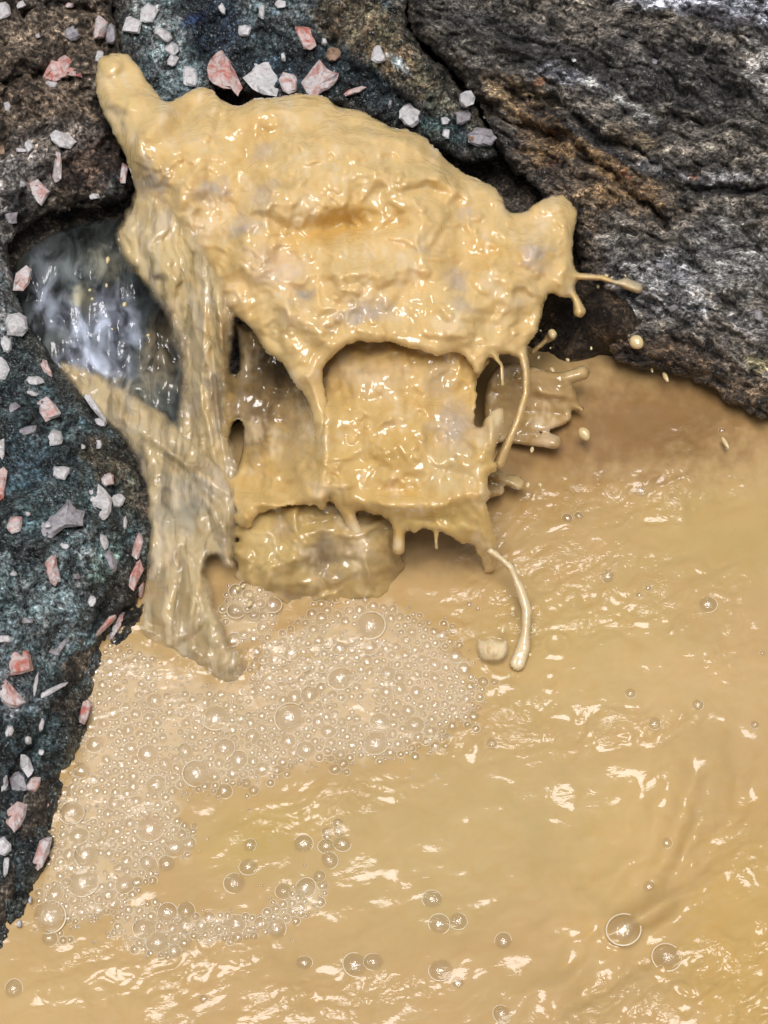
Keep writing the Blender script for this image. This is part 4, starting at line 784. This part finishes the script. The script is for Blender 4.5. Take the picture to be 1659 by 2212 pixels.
BIG = [  # u, v, r, label
    (425, 1671, 28, 'largest clear bubble on the lower edge of the foam raft'), (325, 1791, 27, 'large clear bubble at the left end of the thin foam below the raft'), (337, 1696, 20, ''), (627, 1551, 32, 'wide bubble in the middle of the foam raft'), (670, 1501, 19, ''), (637, 1506, 17, ''), (467, 1551, 28, 'broad smeared bubble at the top of the foam raft below the stream'),
    (485, 1616, 20, ''), (515, 1641, 19, ''), (800, 1351, 32, 'tall bright bubble at the top of the foam where the splash lands'), (737, 1466, 26, ''), (810, 1606, 26, 'clear bubble at the lower right corner of the foam raft'), (180, 1906, 30, 'big bubble in the cluster against the dark boulder'), (107, 1981, 32, 'big bubble squeezed against the tip of the dark boulder'),
    (120, 1933, 17, ''), (187, 1846, 25, ''), (155, 1756, 24, ''), (170, 1806, 19, ''), (377, 1833, 19, ''), (360, 1866, 17, ''), (320, 1866, 17, ''), (270, 1911, 19, ''), (340, 2036, 21, 'bright bubble at the bottom of the lower foam trail'), (310, 2006, 20, ''), (362, 1971, 19, ''), (402, 1968, 18, ''), (400, 2000, 16, ''), (510, 1996, 19, ''),
    (507, 1908, 21, 'bubble between the lower foam trail and the two below the raft'), (537, 1873, 18, 'single wide bubble in open muddy water left of the bubble chain'), (540, 1826, 13, 'small lone bubble in the open water under the foam raft'), (655, 1823, 19, 'round bubble left of the little bubble cluster'), (705, 1828, 16, ''), (739, 1823, 17, ''), (712, 1858, 17, ''), (730, 1778, 11, ''), (705, 1796, 10, ''), (707, 1814 - 6, 9, ''), (732, 1797, 11, ''),
    (660, 1918, 20, ''), (690, 1893, 12, ''), (697, 1913, 10, ''), (612, 1926, 16, ''), (657, 2080, 15, 'small bubble left of the joined pair near the bottom'), (767, 2084, 23, 'larger of the joined pair of bubbles near the bottom'), (807, 2078, 18, 'smaller of the joined pair of bubbles near the bottom'), (30, 2136, 18, 'bubble in the bottom left corner'), (440, 2158, 9, 'tiny bubble on the streak at the bottom left'), (107, 2028, 16, ''),
    (934, 1943, 19, 'lone round bubble in the smooth open water'), (949, 1996, 20, 'left bubble of the pair below the lone round one'), (990, 1990, 17, 'right bubble of the pair below the lone round one'), (1087, 2033, 17, 'bubble at the upper end of the bright streak'), (952, 2096, 22, 'round bubble above the lower end of the bright streak'), (989, 2123, 12, 'small bubble touching the lower end of the bright streak'),
    (1347, 2008, 32, 'large cloudy bubble on the crest of the brown wave'), (1440, 2068, 27, 'large dark-rimmed bubble beside the glossy patch at lower right'), (1402, 1916, 13, 'small bubble on the brown wave ridge'), (1440, 1821, 11, 'small bright bubble on smooth water at right'), (1312, 1246, 16, 'bright bubble right of the falling strand'), (1362, 1498, 11, 'small round bubble in smooth water at mid right'), (1069, 1473, 9, 'small bubble just right of the foam raft'),
    (1414, 1563, 13, 'bubble in the left of the rippled streak'), (1507, 1523, 12, 'bubble on top of the rippled streak at right'), (1062, 1606, 11, 'small bubble in the ripples right of the foam'), (1529, 1306, 19, 'bubble in the bright ripples near the right edge'), (1630, 1566, 9, 'small flat bubble near the right edge'), (1084, 2191, 17, 'bubble cut by the bottom edge'), (1647, 1411, 6, 'pinhead bubble at the right edge'),
    (1380, 1286, 7, 'left of two pinhead bubbles below the bright one'), (1400, 1271, 7, 'right of two pinhead bubbles below the bright one'), (1014, 1306, 7, ''), (1032, 1316, 6, ''), (1385, 1060, 11, 'small bubble in ripples below the grey rock'), (1225, 1120, 12, 'bubble in the bright ripples right of the lower lip'), (1250, 1115, 10, 'second bubble in the bright ripples right of the lower lip'), (1560, 930, 8, 'small bubble in the shade by the right edge')]
LAB_NAMED = 'clear mid-sized bubble among the smaller foam by the boulder or splash'
bub = [(u, v, r, l) for (u, v, r, l) in BIG]
pu = np.array([b[0] for b in bub], float); pv = np.array([b[1] for b in bub], float); pr = np.array([b[2] for b in bub], float)
brng = np.random.default_rng(8)
nd = 1900
rad = np.sort(np.concatenate([brng.uniform(12, 20, 50), brng.uniform(7.5, 12, 380), brng.uniform(4.8, 8, 700), brng.uniform(3.0, 5.0, nd - 1130)]))[::-1]
cand_u = brng.uniform(80, 1045, 260000); cand_v = brng.uniform(1250, 2075, 260000)
sdA = poly_sd(FOAM, cand_u, cand_v) + fbm(cand_u, cand_v, 70, 4, 0.65, 77) * 75; sdB = poly_sd(FOAM2, cand_u, cand_v) + fbm(cand_u, cand_v, 40, 3, 0.6, 78) * 20
hole = fbm(cand_u, cand_v, 85, 2, 0.5, 91)
sdC = poly_sd(FOAM3, cand_u, cand_v)
ok = ((sdA > 0) | (sdB > 0) | (sdC > 0)) & (hole > -0.27) & ~((cand_v > 1700) & (brng.random(260000) < 0.35))
ok &= ~((cand_u < 540) & (cand_u > 340) & (cand_v < 1500) & (sdC < 0))
cand_u, cand_v = cand_u[ok], cand_v[ok]; ci = 0
for r in rad:
    for _ in range(70):
        if ci >= len(cand_u): break
        u, v = cand_u[ci], cand_v[ci]; ci += 1
        if np.all((pu - u) ** 2 + (pv - v) ** 2 > (0.90 * (pr + r)) ** 2):
            pu = np.append(pu, u); pv = np.append(pv, v); pr = np.append(pr, r); bub.append((u, v, r, None)); break
order = [i for i in range(len(bub)) if bub[i][3] is not None] + sorted([i for i in range(len(bub)) if bub[i][3] is None], key=lambda i: -bub[i][2])
single, rest = order[:300], order[300:]
me0 = None
def zone(u, v):
    if v > 1935: return 'in the lower foam trail near the bottom left' if u > 260 else 'in the foam against the tip of the dark boulder'
    if v > 1730: return 'in the thin foam beside the lower dark boulder' if u < 330 else 'in the thin foam under the raft'
    if u < 300: return 'in the left end of the foam raft by the boulder' if v > 1560 else 'in the foam at the foot of the side stream'
    if u < 520: return 'in the lower left part of the foam raft' if v > 1600 else 'in the foam just below the side stream'
    if u < 760: return 'along the lower middle edge of the foam raft' if v > 1560 else ('in the middle of the foam raft' if v > 1420 else 'in the foam right under the lowest dark hollow of the splash')
    return 'at the lower right end of the foam raft' if v > 1550 else ('in the right part of the foam raft' if v > 1420 else 'at the top of the foam where the splash lands')
def near(u, v, i):
    best = min((j for j in range(len(BIG)) if BIG[j][3]), key=lambda j: math.hypot(BIG[j][0] - u, BIG[j][1] - v))
    bu, bv, br, bl = BIG[best]
    du, dv = u - bu, v - bv
    w = ('right of' if du > 0 else 'left of') if abs(du) > abs(dv) else ('below' if dv > 0 else 'above')
    k = sum(1 for j in range(i) if BIG[j][3] == '' and near_key[j] == (best, w)); near_key[i] = (best, w)
    return (w if k == 0 else 'off to the ' + w[:-3] if k == 1 and w.endswith(' of') else 'far ' + w) + (' from' if k == 1 and w.endswith(' of') else '') + ' the ' + bl.split(' in ')[0].split(' at ')[0].split(' on ')[0].split(' near ')[0].split(' where ')[0]
near_key = {}
for i in single:
    u, v, r, l = bub[i]
    if me0 is None:
        o = mesh_np('bubble', BV, BF, None, mats=[M_FILM, M_RIM], fmat=BM); me0 = o.data
    else:
        o = bpy.data.objects.new('bubble', me0); COL.objects.link(o)
    s = r * K * (1.0 + 0.0)
    zc = float(zp([u], [v])[0])
    o.location = [float(c) for c in P(u, v, zc - 0.5 + 0.0)]
    o.rotation_euler = (brng.uniform(-.12, .12), brng.uniform(-.12, .12), brng.uniform(0, 6.28)); k1 = brng.uniform(0.93, 1.05)
    o.scale = (s * k1, s / k1, s * brng.uniform(0.85, 1.05))
    if l is None:
        l = 'small clear bubble ' + zone(u, v); g = 'small bubbles packed in the foam, ' + zone(u, v)
    elif l == '': l = 'mid-sized bubble ' + near(u, v, i); g = 'larger bubbles among the foam'
    else: g = 'bubbles on the muddy water'
    tag(o, l, 'bubble', g)
RU = np.array([bub[i][0] for i in rest]); RV = np.array([bub[i][1] for i in rest]); RR = np.array([bub[i][2] for i in rest])
# still smaller ones, scattered in and round the foam
n2 = 2000; a_u = brng.uniform(60, 1150, 14000); a_v = brng.uniform(1270, 2120, 14000)
sd = np.maximum(poly_sd(FOAM, a_u, a_v), poly_sd(FOAM2, a_u, a_v)) + fbm(a_u, a_v, 50, 3, 0.6, 79) * 34
keep = (sd > -6) | ((sd > -60) & (brng.random(14000) < 0.07 * np.exp((sd + 6) / 30))); a_u, a_v = a_u[keep][:n2], a_v[keep][:n2]
dmin = np.array([np.min(np.hypot(pu - x, pv - y) - pr) for x, y in zip(a_u, a_v)]) if len(a_u) else np.array([])
k2 = dmin > 1.2; a_u, a_v, dmin = a_u[k2], a_v[k2], dmin[k2]
RU = np.concatenate([RU, a_u]); RV = np.concatenate([RV, a_v]); RR = np.concatenate([RR, np.clip(dmin, 1.6, 4.0)])
C = P(RU, RV, zp(RU, RV) - 0.4)
allv = (SV[None] * (RR * K)[:, None, None] + C[:, None, :]).reshape(-1, 3)
allf = (SF[None] + (np.arange(len(RU)) * len(SV))[:, None, None]).reshape(-1, 4)
fo = mesh_np('foam', allv, allf, None, mats=[M_FILM, M_RIM], fmat=np.tile(SM, len(RU)))
tag(fo, 'froth of tiny bubbles between the larger ones on the muddy water', 'foam', kind='stuff')
